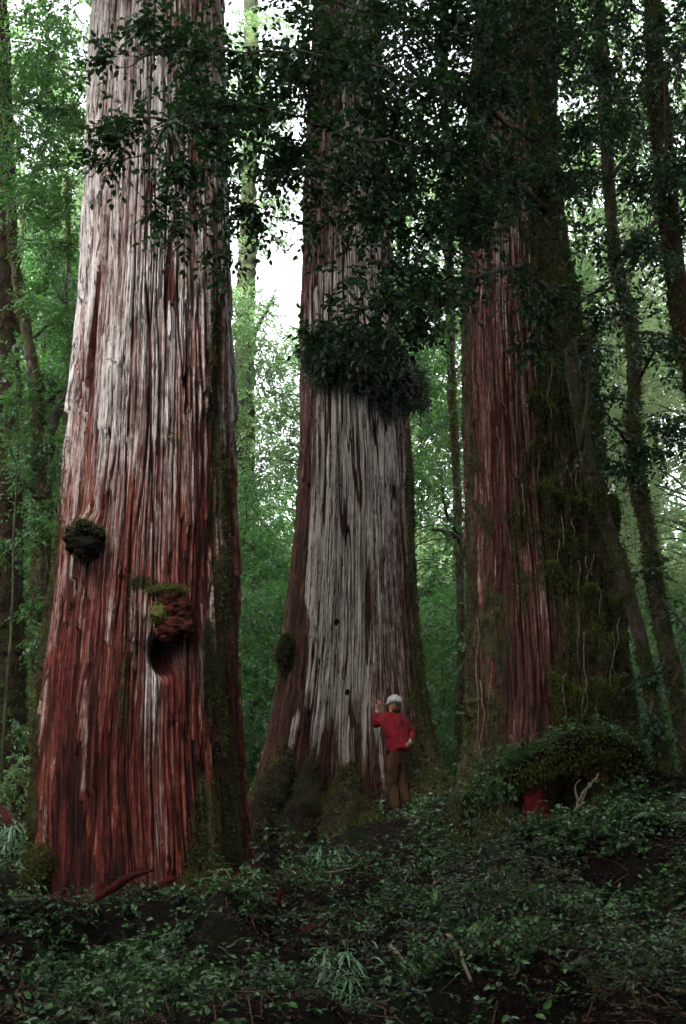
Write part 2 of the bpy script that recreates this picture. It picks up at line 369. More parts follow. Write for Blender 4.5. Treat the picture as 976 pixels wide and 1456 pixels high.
# ------------------------------------------------------------------ giants
def giant(D, prof, seed, zbot, ztop, nth=600, ntot=760, lobe=.22, lobes=8, taper=.985, ledge=0, holes=()):
    rows = []
    for py, xl, xr in prof:
        p = at((xl+xr)/2, py, D); dep = p[1]*cp+(p[2]-CAMZ)*sp
        rows.append((p[2], p[0], (xr-xl)/2/F*dep))
    rows = np.array(sorted(rows))
    nz_hi = int(ntot*.12)
    zt = rows[-1,0]
    z = np.concatenate([np.linspace(zbot, zt, ntot-nz_hi), np.linspace(zt, ztop, nz_hi+1)[1:]])
    cx = np.interp(z, rows[:,0], rows[:,1]); R = np.interp(z, rows[:,0], rows[:,2])
    k = np.ones(61)/61
    pad = lambda a: np.convolve(np.pad(a, 30, mode='edge'), k, 'valid')
    cx = pad(cx); R = pad(R)
    sl = (rows[-1,2]-rows[-3,2])/(rows[-1,0]-rows[-3,0]); up = z > zt
    R[up] = R[up]+np.clip(sl, -.05, -.015)*(z[up]-zt); R = np.maximum(R, .2)
    ph = np.linspace(-PI, PI, nth+1); th = ph-.42*np.sin(ph)      # denser towards the camera side
    TH, Z = np.meshgrid(th, z); U = TH/(2*PI)+.5
    RR = (R[:,None]-.03)*np.ones_like(TH)
    # warped unrolled coordinates so that strips lean and wander
    Uw = U+.020*(fb(U, Z, 5, .30, seed+1, 2)-.5)+.007*(fb(U, Z, 24, .8, seed+2, 2)-.5)+.006*(fb(U, Z*.3, 60, .5, seed+21, 2)-.5)
    base = np.exp(-np.maximum(Z-zbot-.6, 0)/1.1)
    fl = fb(Uw, Z, lobes, .10, seed+3, 2)-.5
    RR = RR*(1+fl*(.10+2*lobe*base))
    rib = 1-np.abs(2*fb(Uw, Z, 26, .22, seed+4, 2)-1)
    st = 1-np.abs(2*fb(Uw, Z, 70, .45, seed+5, 2)-1)
    fi = fb(Uw, Z, 190, 1.1, seed+6, 2)
    # shingled plates: columns cut at random heights, with jagged ends
    def plates(nc, ln, sd, jag=.25):
        r = np.random.RandomState(sd)
        uc = (Uw+.35/nc*(fb(U, Z, nc, .9, sd+3, 2)-.5)*2)*nc; ic = np.floor(uc).astype(int) % nc
        off = r.rand(nc)[ic]*7; lnv = ln*(.5+r.rand(nc)[ic])
        vv = Z/lnv+off+jag*(fb(Uw, Z, nc*4, 2.5, sd+1, 2)-.5)
        iv = np.floor(vv).astype(int); T = r.rand(nc, 97)
        h = T[ic, iv % 97]; fr = vv-iv; fu = uc-np.floor(uc)
        pl = T[ic, (iv*3+5) % 97]; pr = T[(ic+1) % nc, (iv*3+5) % 97]
        e = np.minimum(fu/(.25+pl), (1-fu)/(.25+pr))
        return h, fr, e
    h1, f1, e1 = plates(58, 1.9, seed+7, .5); h2, f2, e2 = plates(130, .8, seed+9, .5)
    g1 = (1-sst(0, .17, e1))*sst(.30, .60, fb(Uw, Z, 58, .8, seed+15, 2)+.15); g2 = (1-sst(0, .30, e2))*(h2 > .3)
    rl = fb(Uw, Z, 34, .28, seed+11, 3); cr = 1-sst(.0, .045, np.abs(rl-.5))
    und1 = sst(.93, 1.0, f1)*(h1 > .35); und2 = sst(.90, 1.0, f2)*(h2 > .5)  # darkens the colour below plate ends, where their shade would fall
    fine = fb(Uw+.004*fb(U, Z, 60, 3, seed+19, 2), Z, 260, 2.6, seed+17, 2)
    d = .036*(rib-.6)+.012*(fine-.5)*2+.030*(st-.5)+.016*(fi-.5)*2+.045*(h1-.5)+.026*(h2-.5)+.030*(1-f1)*h1+.014*(1-f2)*h2-.040*g1-.028*g2-.045*cr
    groove = np.clip(.12+.62*g1+.5*g2+.85*cr+.45*und1+.3*und2+.2*(.5-st)+.25*(.5-fi)+.7*(.48-fine), 0, 1)
    sc = (R/R.max())[:,None]**.5
    RR = RR+d*sc
    s = np.sin(TH); front = np.cos(TH) > 0
    return dict(D=D, z=z, cx=cx, R=R, TH=TH, Z=Z, U=U, Uw=Uw, RR=RR, s=s, front=front, groove=groove, h1=h1, h2=h2, st=st, rib=rib, seed=seed, base=base)
def giant_mesh(g, mat, parent, grey, moss, pale=None, mossd=.035):
    moss = moss+.5*(fb(g['U'], g['Z'], 30, 1.6, g['seed']+31, 3)-.5)*sst(.1, .4, moss)
    mossn = fb(g['U'], g['Z'], 60, 5, g['seed']+30, 3)
    g['RR'] = g['RR']+np.clip(moss, 0, 1)*mossd*(mossn*1.6-.2)
    X = g['cx'][:,None]+g['RR']*np.sin(g['TH']); Y = g['D']-g['RR']*np.cos(g['TH'])
    V = np.stack([X, Y, g['Z']], -1).reshape(-1,3)
    n = g['TH'].shape[1]; m = len(g['z'])
    i = np.arange(m-1)[:,None]*n; j = np.arange(n-1)[None,:]
    Q = np.stack([i+j, i+j+1, i+n+j+1, i+n+j], -1).reshape(-1,4)
    if pale is None: pale = np.zeros_like(grey)
    A = np.stack([grey, np.clip(moss, 0, 1), np.clip(g['groove'], 0, 1), np.clip(pale, 0, 1)], -1).reshape(-1,4)
    circ = 2*PI*g['R'].mean()
    uv = np.stack([(g['U']*circ), g['Z']], -1).reshape(-1,2)
    g['V'] = V.reshape(m, n, 3); g['moss'] = moss
    return mesh_np('trunk', V, Q, mat, parent, smooth=False, uv=uv, attrs={'mask': A})
def surf(g, px, py, off=0.0):
    """point on the near side of the giant seen about at photo pixel (px,py), with its outward direction"""
    p = at(px, py, g['D']-g['R'].mean()*.6)
    for _ in range(6):
        i = int(np.clip(np.searchsorted(g['z'], p[2]), 0, len(g['z'])-1))
        s = np.clip((p[0]-g['cx'][i])/g['R'][i], -.97, .97); th = math.asin(s)
        j = int(np.argmin(np.abs(g['TH'][i]-th))); q = g['V'][i, j]
        p = at(px, py, q[1])
    o = np.array((math.sin(th), -math.cos(th), 0))
    return q+o*off, o
def tufts(rng, g, weight, n, L, W, mat, parent, name='moss', up=.2, lift=.0):
    """short fuzz growing on the trunk where weight is high"""
    m, k = g['TH'].shape
    w = (np.clip(weight, 0, 1)*(np.cos(g['TH']) > -.25)*(g['Z'] < g['ztop_vis'])).ravel()
    w = w/w.sum(); idx = rng.choice(len(w), n, p=w)
    P = g['V'].reshape(-1,3)[idx]; th = g['TH'].ravel()[idx]
    o = np.stack([np.sin(th), -np.cos(th), np.zeros(n)], -1)
    d = o*.6+rng.normal(0, .55, (n,3)); d[:,2] += up
    Vl, Fl = leaves(P+rng.normal(0, .006, (n,3))-o*.01, d, rng.normal(0, 1, (n,3)), rng.uniform(.5, 1.3, n)*L, rng.uniform(.6, 1.2, n)*W, 4)
    return mesh_np(name, Vl, Fl, mat, parent)

# --- left giant
PL = [(-60,138,318), (0,135,320), (250,122,325), (400,115,326), (500,108,330), (600,100,332), (700,92,333), (800,82,335), (900,73,336), (1000,63,338), (1100,55,341), (1200,55,349), (1275,52,358), (1330,46,368)]
g = giant(13.0, PL, 100, -.5, 30, lobe=.10, lobes=11); GL = g; g['ztop_vis'] = 12
s, Z, U, Uw = g['s'], g['Z'], g['U'], g['Uw']
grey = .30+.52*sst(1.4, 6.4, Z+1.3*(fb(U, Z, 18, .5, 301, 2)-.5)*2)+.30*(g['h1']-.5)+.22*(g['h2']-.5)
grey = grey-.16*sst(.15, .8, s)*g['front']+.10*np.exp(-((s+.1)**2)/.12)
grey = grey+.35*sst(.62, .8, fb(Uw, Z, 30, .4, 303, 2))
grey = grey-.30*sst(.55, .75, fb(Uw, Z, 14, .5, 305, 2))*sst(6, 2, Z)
mn = fb(Uw, Z, 12, .45, 311, 3)
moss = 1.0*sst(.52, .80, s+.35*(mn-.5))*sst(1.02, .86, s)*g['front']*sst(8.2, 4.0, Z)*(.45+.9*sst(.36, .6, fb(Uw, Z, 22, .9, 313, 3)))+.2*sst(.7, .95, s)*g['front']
moss = moss+.9*sst(-.86, -.97, s)*sst(7, 3, Z)+.55*sst(.66, .8, mn)*sst(8, 3, Z)-.05
moss = moss+.9*sst(.35, .65, s)*sst(.85, .7, s)*g['front']*sst(1.5, .6, Z)+.7*sst(-.6, -.95, s)*sst(1.4, .4, Z)
def sz_of(g, px, py):
    p = at(px, py, g['D']-.8*g['R'].mean()); i = np.searchsorted(g['z'], p[2]); return (p[0]-g['cx'][i])/g['R'][i], p[2]
def blobm(g, px, py, rx, ry, pw=2):
    a, zc = sz_of(g, px, py); k = (g['D']-1)/F; i = np.searchsorted(g['z'], zc)
    return np.exp(-(((g['s']-a)*g['R'][i]/(rx*k))**2+((g['Z']-zc)/(ry*k))**2)**(pw/2))*g['front']
swell = .16*blobm(g, 238, 870, 26, 36, 3)+.14*blobm(g, 127, 762, 26, 24, 3)
wob = .6+.8*fb(U, Z, 20, 2, 331, 3)
dent = .44*blobm(g, 240, 928, 21*1, 34, 6)
g['RR'] = g['RR']+swell*wob-dent
g['groove'] = np.clip(g['groove']+dent*1.4, 0, 1)  # shade of the hollow is put into its colour as well
moss = moss+.9*blobm(g, 118, 748, 26, 12, 3)+.7*blobm(g, 225, 835, 30, 14, 3)-2.2*dent
moss = moss+.45*blobm(g, 270, 410, 26, 34, 3)+.5*blobm(g, 246, 632, 22, 14, 3)
left_giant = thing('giant_tree', (g['cx'][0], 13.0, -.4), 'massive leftmost trunk with silver bark turning red towards its foot and two burls', 'tree')
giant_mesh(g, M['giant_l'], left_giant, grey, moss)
rng = np.random.RandomState(1)
tufts(rng, g, moss-.3, 30000, .045, .014, M['moss_dark'], left_giant, up=-.1)

# --- middle giant
PM = [(-60,448,538), (0,445,542), (150,438,546), (300,431,552), (450,427,566), (600,428,583), (700,425,586), (800,416,590), (900,408,595), (1000,395,604), (1060,383,611), (1100,371,622), (1150,358,636), (1200,350,650), (1250,345,655)]
g = giant(17.6, PM, 200, -.4, 30, lobe=.30, lobes=9); GM = g; g['ztop_vis'] = 15
s, Z, U, Uw = g['s'], g['Z'], g['U'], g['Uw']
ed = .10*(fb(Uw, Z, 26, .5, 401, 3)-.5)*2
ed2 = ed+.16*(fb(Uw, Z, 70, .5, 407, 2)-.5)*2
pan = sst(-.86, -.56, s+ed2)*sst(.56, .22, s+ed2)*g['front']
pan = pan*sst(-.1, 3.2, Z+1.0*(fb(U, Z, 70, .9, 402, 3)-.5)*2)*(1-.75*sst(.58, .7, fb(Uw, Z, 20, .35, 403, 2))*sst(6, 3, Z))
pan = pan*sst(9.5, 8.7, Z)
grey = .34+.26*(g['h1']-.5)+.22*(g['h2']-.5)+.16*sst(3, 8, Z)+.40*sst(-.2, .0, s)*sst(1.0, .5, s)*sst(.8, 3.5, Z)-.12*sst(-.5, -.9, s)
mn = fb(Uw, Z, 12, .6, 411, 3)
mo2 = .22*(fb(U, Z, 14, 1.3, 415, 3)-.5)*2
moss = .9*sst(.76, .98, s+mo2)*g['front']*sst(8, 5, Z)+.8*sst(.52, .66, mn)*sst(1.6, .6, Z)+.55*sst(.62, .86, s+mo2)*sst(3.4, 1.6, Z)
moss = moss+.8*sst(1.0, .3, Z+.5*(mn-.5))+.45*sst(.62, .75, mn)*sst(-.6, -.9, s)*sst(5, 2, Z)
grey = grey+.3*blobm(g, 560, 650, 20, 90, 2)+.15*blobm(g, 500, 380, 60, 90, 4)
middle_giant = thing('giant_tree', (g['cx'][0], 17.6, 0), 'massive middle trunk with bare pale greyish wood down its front and flaring foot', 'tree')
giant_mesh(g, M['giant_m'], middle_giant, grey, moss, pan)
tufts(rng, g, moss-.3, 30000, .055, .018, M['moss_olive'], middle_giant, up=-.1)

# --- right giant
PR = [(-60,682,782), (0,680,785), (200,668,790), (350,663,802), (500,663,822), (600,665,837), (700,666,853), (800,667,869), (900,667,885), (1000,667,897), (1060,666,903), (1100,662,908), (1150,652,918), (1200,640,930)]
g = giant(14.6, PR, 300, .1, 30, lobe=.16, lobes=9); GR = g; g['ztop_vis'] = 13
s, Z, U, Uw = g['s'], g['Z'], g['U'], g['Uw']
mn = fb(Uw, Z, 10, .55, 511, 3)
nz1 = .55*(fb(Uw, Z, 18, .9, 517, 3)-.5)*2+.45*(fb(Uw, Z, 40, .5, 518, 2)-.5)*2
clear = 0
for px, py, rx, ry, w_ in ((715,380,48,80,1), (715,500,46,95,1.05), (712,610,40,70,1), (703,690,26,50,.85), (712,800,20,60,.75), (745,800,20,30,.45), (752,1010,30,75,1.15), (765,900,28,55,.7), (735,925,16,60,.5), (800,860,20,40,.35), (730,180,50,80,1), (690,560,20,120,.6), (772,1090,16,40,.6), (840,950,14,60,.35), (780,700,18,30,.35)):
    clear = np.maximum(clear, w_*blobm(g, px, py, rx, ry, 2.4))
clear = sst(.28, .62, clear+.55*nz1*(.35+clear))
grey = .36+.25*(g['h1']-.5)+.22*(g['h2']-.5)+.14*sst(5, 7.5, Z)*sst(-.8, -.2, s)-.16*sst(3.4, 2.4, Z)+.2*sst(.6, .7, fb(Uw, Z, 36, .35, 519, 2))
moss = .95-1.0*clear+.35*(mn-.5)-.42*sst(.55, .72, fb(Uw, Z, 46, .35, 561, 2))-.35*sst(.55, .7, fb(Uw, Z, 15, .8, 563, 3))
# shelves of moss: saw-tooth in height, each shelf a different width
ph_ = Z*1.75+3.0*fb(U, Z, 7, .25, 521, 2)+1.2*fb(U, Z, 24, .8, 523, 2); saw = (ph_-np.floor(ph_))
shelf = sst(.0, .9, saw)*sst(1.0, .93, saw)
rsh = np.random.RandomState(77).rand(64)[np.floor(ph_).astype(int) % 64]
amp = .17*(.25+rsh)*sst(.42, .58, fb(U, Z, 14, .9, 525, 3))*np.clip(moss, 0, 1)*sst(-.75, .0, s+.45*sst(5.0, 3.2, Z))*sst(9, 7, Z)
g['RR'] = g['RR']+amp*shelf
# hollow in the foot
hol = np.exp(-(((s-.12)/.34)**4))*g['front']*np.exp(-(((Z-1.0)/.62)**4))
g['RR'] = g['RR']-.55*hol
moss = moss*(1-.98*hol); grey = grey*(1-hol)+.30*hol; g['groove'] = g['groove']*(1-hol)
right_giant = thing('giant_tree', (g['cx'][0], 14.6, .1), 'massive right trunk shaggy with dark moss shelves and pale hanging roots', 'tree')
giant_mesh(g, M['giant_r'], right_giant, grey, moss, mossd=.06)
tufts(rng, g, np.clip(amp*shelf*9, 0, 1)+.10*np.clip(moss-.4, 0, 1), 46000, .05, .020, M['moss_dark'], right_giant)
tufts(rng, g, moss-.45, 30000, .06, .018, M['moss_dark'], right_giant, up=-.5)
tufts(rng, g, np.clip(amp*shelf*9-.55, 0, 1)*sst(.8, .97, saw), 9000, .045, .018, M['moss'], right_giant, up=.8)

# ------------------------------------------------------------------ parts of the giants
def lump_mesh(rng, c, r, n=40, amp=.25, sc=2.2, seed=0, frac=0):
    u = np.linspace(0, 1, n+1); v = np.linspace(0, 1, n//2+1)
    Ug, Vg = np.meshgrid(u, v)
    ph, th = Ug*2*PI, Vg*PI
    nn = fb(Ug, Vg*3, 5, sc, seed, 4)-.5
    if frac: nn = nn+frac*(1-np.abs(2*fb(Ug, Vg*3, 10, sc*2, seed+3, 3)-1)-.5)
    rr = 1+amp*2*nn*np.sin(th)**.5
    P = np.stack([rr*np.sin(th)*np.cos(ph), rr*np.sin(th)*np.sin(ph), rr*np.cos(th)], -1)*np.asarray(r)+np.asarray(c)
    P = P.reshape(-1,3); m = n//2+1; k = n+1
    i = np.arange(m-1)[:,None]*k; j = np.arange(k-1)[None,:]
    return P, np.stack([i+j+1, i+j, i+k+j, i+k+j+1], -1).reshape(-1,4)
def fuzz(rng, V, n, L, W, mat, name, parent, upbias=0, cond=None):
    if cond is not None: V = V[cond(V)]
    c = V.mean(0); P = V[rng.randint(0, len(V), n)]+rng.normal(0, .012, (n,3))
    d = norm(P-c)+rng.normal(0, .5, (n,3)); d[:,2] += upbias
    Vl, Fl = leaves(P, d, rng.normal(0,1,(n,3)), rng.uniform(.5,1.3,n)*L, rng.uniform(.6,1.2,n)*W, 4)
    return mesh_np(name, Vl, Fl, mat, parent)
def child_root(o, parent):   # sub-parts share the coordinates of the thing
    ROOTLOC[o.name] = ROOTLOC[parent.name]; return o

# burl with a moss cap at the left edge of the left giant
p, o = surf(GL, 129, 765, .0)
bq = Bag()
for dx, dz, rx, rz in ((-.06,.03,.13,.09), (.07,.05,.12,.08), (.0,-.05,.15,.11), (-.09,-.06,.09,.10), (.06,-.10,.09,.09), (.12,.0,.07,.07), (.0,.12,.10,.05), (-.02,-.17,.06,.07)):
    v, q = lump_mesh(rng, p+np.array((dx, .03+abs(dx)*.3, dz)), (rx, .15, rz), 34, .5, 3, int(500+dx*900), .9); bq.add(v, q)
V = np.concatenate(bq.v); Q = np.concatenate(bq.f)
b1 = child_root(mesh_np('burl', V, Q, M['dark_core'], left_giant), left_giant)
tag(b1, 'dark burl with a moss cap')
fuzz(rng, V, 1500, .024, .009, M['moss_olive'], 'moss_cap', b1, .6, lambda v: (v[:,2] > p[2]+.04+.04*np.sin(v[:,0]*20)) & (v[:,1] < p[1]))
fuzz(rng, V, 1500, .030, .008, M['moss_dark'], 'moss_fringe', b1, -.6, lambda v: v[:,2] < p[2]+.03)
# big knotted burl with orange wood
p, o = surf(GL, 238, 880, .02)
bb = Bag()
V, Q = lump_mesh(rng, p+np.array((.0,.08,.0)), (.14,.16,.25), 60, .5, 2.5, 11, 1.1); bb.add(V, Q)
for k in range(15):
    dx, dz = rng.uniform(-.10, .12), rng.uniform(-.22, .22); r = rng.uniform(.035, .085)
    v, q = lump_mesh(rng, p+np.array((dx, -.07-.06*(1-abs(dx)/.14)*rng.rand(), dz)), (r*rng.uniform(.8,1.5), r, r*rng.uniform(.7,1.3)), 26, .5, 3, 100+k, 1.1); bb.add(v, q)
b2 = child_root(bb.build('burl', M['burl'], left_giant, False), left_giant); tag(b2, 'knotted burl of orange wood over a dark hollow')
v, q = lump_mesh(rng, p+np.array((-.03,-.03,.27)), (.15,.12,.04), 40, .5, 2, 17, .9)
mc = child_root(mesh_np('moss_cap', v, q, M['moss_olive'], b2), left_giant)
fuzz(rng, v, 3200, .030, .010, M['moss_olive'], 'moss_fringe', mc, .4)
v, q = lump_mesh(rng, p+np.array((-.11,-.13,.02)), (.07,.06,.085), 34, .5, 2, 18, .8)
mc = child_root(mesh_np('moss_cap', v, q, M['moss_olive'], b2), left_giant)
fuzz(rng, v, 900, .026, .010, M['moss_dark'], 'moss_fringe', mc, .2)
# small sprigs of green and a fringe of dead moss high on the trunk
def sprig(g, parent, px, py, n, L, mat, leafL=.035):
    p, o = surf(g, px, py, .02)
    P = p+rng.normal(0, .05, (n,3)); D = rng.normal(0, .6, (n,3))+o*.8; D[:,2] += .3
    (lv, lf), (sv, sf) = twigs(rng, P, D, rng.uniform(.5, 1, n)*L, 6, leafL, leafL*.5, 4)
    q = mesh_np('foliage', lv, lf, mat, parent)
for px, py, n in ((168,523,9), (322,610,7), (312,665,6), (245,632,14), (205,460,5)):
    sprig(GL, left_giant, px, py, n, .14, M['leaf_mid'] if py != 632 else M['moss_dark'])
for px, py, n in ((462,945,6), (492,760,4), (475,1125,5)):
    sprig(GM, middle_giant, px, py, n, .13, M['moss_dark'])

# knot holes of the middle giant: dark lumps stand in for their shade
for k, (px, py, r) in enumerate(((492,760,.075), (494,985,.035), (478,885,.04), (438,690,.03))):
    p, o = surf(GM, px, py, -.01)
    v, q = lump_mesh(rng, p, (r,r*.7,r*1.3), 24, .3, 2, 40+k, .5)
    mesh_np('knot', v, q, M['dark_core'], middle_giant)
p, o = surf(GM, 410, 935, .0)
v, q = lump_mesh(rng, p, (.17,.2,.28), 40, .35, 2, 51, .6)
b3 = child_root(mesh_np('burl', v, q, M['dark_core'], middle_giant), middle_giant); tag(b3, 'dark mossy burl on the edge')
fuzz(rng, v, 2500, .05, .016, M['moss_dark'], 'moss_fringe', b3, -.2)

# great skirt of epiphytes wrapped round the middle giant
clump = None
core = Bag(); lv_all = Bag(); st_all = Bag()
spots = [(455,505,.30,.9), (480,525,.42,1), (505,500,.40,1), (520,540,.42,1), (548,520,.42,1), (560,555,.40,1), (576,560,.32,1), (578,540,.27,.8), (470,480,.25,.7), (540,490,.28,.7), (588,566,.20,.6), (462,530,.26,.7), (550,578,.2,.6)]
for k, (px, py, r, w) in enumerate(spots):
    p, o = surf(GM, min(px, 577), py, .10)
    if px > 577: p = p+np.array(((px-577)/F*17, 0, 0))
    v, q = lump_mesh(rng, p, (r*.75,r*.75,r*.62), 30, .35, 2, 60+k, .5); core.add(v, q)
    n = int(300*w); P, dd = blob_points(rng, p, (r*.82,r*.9,r*.68), n, .8); P[:,1] -= .05
    D = dd*.8+np.array((0,-.25,-.35))+rng.normal(0, .4, (n,3))
    (a, b), (c, d) = twigs(rng, P, D, rng.uniform(.07, .19, n), 8, .042, .020, 6, .45); lv_all.add(a, b); st_all.add(c, d)
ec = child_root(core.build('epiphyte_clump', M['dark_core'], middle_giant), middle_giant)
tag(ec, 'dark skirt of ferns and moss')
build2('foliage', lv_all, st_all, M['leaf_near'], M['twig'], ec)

# pale hanging roots of the right giant
ROOTS = [(733,470,640,2), (745,500,575,-4), (757,478,548,3), (768,440,520,2), (779,520,560,0), (746,690,735,3), (796,735,780,2), (808,740,765,3), (811,660,700,5), (817,800,850,3), (827,795,830,4), (836,790,828,-5), (818,880,950,2), (826,900,1010,3), (792,770,800,0),
         (842,830,880,6), (869,880,1000,4), (863,900,1070,0), (684,880,1080,4), (700,540,600,-3), (716,560,590,3), (766,650,690,-3), (800,960,1020,3), (689,970,1090,6), (826,980,1060,-2), (707,610,690,3), (776,560,600,4)]
for px, y0, y1, dx in ROOTS:
    n = 9; pts = []
    for t in np.linspace(0, 1, n):
        p, o = surf(GR, px+dx*t+.8*math.sin(t*6+px), y0+(y1-y0)*t, .05+.02*math.sin(t*5+px)); pts.append(p)
    pts = np.array(pts); pts[:,1] = np.minimum(pts[:,1], pts[:,1].mean()+.06)
    k = np.array([.25,.5,.25]); sm = pts.copy(); sm[:,1] = np.linspace(pts[:3,1].mean(), pts[-3:,1].mean(), n)-.04
    sm = smooth_path(sm, 4)
    V, Fs = tube(sm, np.linspace(.008, .004, len(sm)), 5)
    mesh_np('hanging_root', V, Fs, M['root'], right_giant, True)
# mossy ledge arching over the hollow in the foot
pth = [at(x, y, d) for x, y, d in ((690,1105,13.6), (730,1098,13.2), (775,1078,12.95), (820,1062,12.9), (860,1058,13.1), (893,1075,13.5), (905,1110,13.8))]
sm = smooth_path(np.array(pth), 8)
V, Fs = tube(sm, np.interp(np.linspace(0,1,len(sm)), [0,.15,.35,.5,.7,.85,1], [.06,.14,.09,.17,.12,.19,.08]), 26, lump=.35, seed=71)
ledge = child_root(mesh_np('moss_ledge', V, Fs, M['dark_core'], right_giant, True), right_giant)
fuzz_c = Bag()
n = 12000; idx = rng.randint(0, len(V), n); P = V[idx]+rng.normal(0, .05, (n,3)); P[:,2] -= .10*rng.rand(n)**2; d = rng.normal(0, .6, (n,3)); d[:,2] += .1; d[:,1] -= .5
a, b = leaves(P, d, rng.normal(0,1,(n,3)), .045, .02, 4); mesh_np('moss_fringe', a, b, M['moss_dark'], ledge)
top = P[P[:,2] > np.interp(P[:,0], sm[:,0], sm[:,2])+.08]; n = len(top)
D = rng.normal(0, .6, (n,3)); D[:,2] += .5; sel = rng.rand(n) < .14+.5*(n2(top[:,0]*3, top[:,1]*3, 88, 2) > .55); top, D = top[sel], D[sel]
(a, b), (c, d) = twigs(rng, top, D, rng.uniform(.06, .26, len(top)), 6, .05, .024, 6, .3); mesh_np('foliage', a, b, M['leaf_ground'], ledge)
# vivid red inner wood at the back of the hollow
v, q = lump_mesh(rng, at(762, 1178, 13.15), (.11,.12,.40), 44, .5, 3, 81, 1.1)
v2, q2 = lump_mesh(rng, at(750, 1226, 13.0), (.17,.10,.07), 34, .5, 3, 82, 1.1); hb_ = Bag(); hb_.add(v, q); hb_.add(v2, q2)
tag(hb_.build('heartwood', M['heart'], right_giant), 'vivid red inner wood in the hollow')

def root_part(parent, pts, r0, r1, mat, fz='moss_dark', n=3500, seed=1):
    P = np.array([at(*p) for p in pts]); a = smooth_path(P, 8)
    tq = np.linspace(0, 1, len(a)); rp = np.interp(tq, [0, .45, 1], [r0*.35, r0*.95, r1])
    v, f = tube(a, rp, 40, lump=.5, seed=seed); o = child_root(mesh_np('root', v, f, M[mat], parent, True), parent)
    if fz:
        q = v[v[:,2] > np.interp(v[:,1], a[::-1,1], a[::-1,2])-.02] if a[0,1] > a[-1,1] else v
        Q = q[rng.randint(0, len(q), n)]+rng.normal(0, .02, (n,3)); d = rng.normal(0, .6, (n,3)); d[:,2] += .5
        x, y = leaves(Q, d, rng.normal(0,1,(n,3)), rng.uniform(.5,1.3,n)*.045, .016, 4); mesh_np('moss', x, y, M[fz], o)
    return o
for k, (pts, r0, r1, fz) in enumerate(((((415,1050,17.0),(392,1120,16.5),(374,1168,16.2),(358,1215,15.6),(340,1250,15.2)), .30, .14, 'moss_olive'), (((448,1070,16.7),(436,1135,16.2),(425,1180,15.6),(408,1225,14.9),(395,1255,14.4)), .27, .12, 'moss_dark'), (((500,1080,16.6),(492,1135,16.1),(486,1180,15.3),(470,1225,14.5)), .26, .14, 'moss_olive'),
        (((590,1030,17.0),(602,1085,16.7),(620,1130,16.4),(645,1155,16.1),(680,1175,15.8)), .24, .10, 'moss_olive'), (((580,1050,16.7),(590,1105,16.4),(604,1150,15.9),(622,1190,15.3)), .20, .12, 'moss_olive'), (((515,1140,16.1),(528,1185,15.3),(560,1215,14.6)), .2, .1, 'moss_dark'))):
    root_part(middle_giant, pts, r0, r1, 'bark_dark', fz, 4200, 200+k)
for k, (pts, r0, r1, fz) in enumerate(((((690,1120,13.9),(668,1170,13.4),(640,1215,12.9)), .26, .12, 'moss_dark'), (((720,1130,13.5),(705,1190,12.9),(690,1235,12.3)), .22, .12, 'moss_dark'), (((860,1120,13.6),(880,1190,13.0),(900,1240,12.4)), .30, .14, 'moss_dark'), (((895,1110,13.9),(925,1170,13.5),(955,1215,13.1)), .25, .1, 'moss_dark'))):
    root_part(right_giant, pts, r0, r1, 'bark_dark', fz, 4200, 220+k)
for k, (pts, r0, r1, fz) in enumerate(((((90,1180,12.6),(66,1230,12.3),(40,1262,12.1)), .20, .08, 'moss_dark'), (((335,1240,12.5),(352,1275,12.2),(392,1296,12.0)), .12, .05, None), (((270,1240,12.1),(274,1280,11.8),(282,1300,11.6)), .16, .08, 'moss_dark'), (((150,1240,12.0),(140,1275,11.8),(120,1298,11.5)), .13, .05, None))):
    root_part(left_giant, pts, r0, r1, 'redwood' if fz is None else 'bark_dark', fz, 3000, 240+k)
# crowns of the giants, high above
def crown(rng, cx, cy, z0, z1, rad, n, parent, mat, leafL=.16):
    P = np.stack([rng.uniform(-1,1,n), rng.uniform(-1,1,n), rng.rand(n)], -1)
    cl = rng.uniform(-1, 1, (26,3)); ci = rng.randint(0, 26, n)
    C = np.stack([cl[:,0]*rad, cl[:,1]*rad, (cl[:,2]*.5+.5)*(z1-z0)], -1)[ci]+rng.normal(0, 1, (n,3))*np.array((.8,.8,.45))
    C = C+np.array((cx, cy, z0)); D = rng.normal(0, 1, (n,3)); D[:,2] *= .3
    (a, b), (c, d) = twigs(rng, C, D, .6, 9, leafL, leafL*.55, 4, .3)
    return mesh_np('crown', a, b, mat, parent)

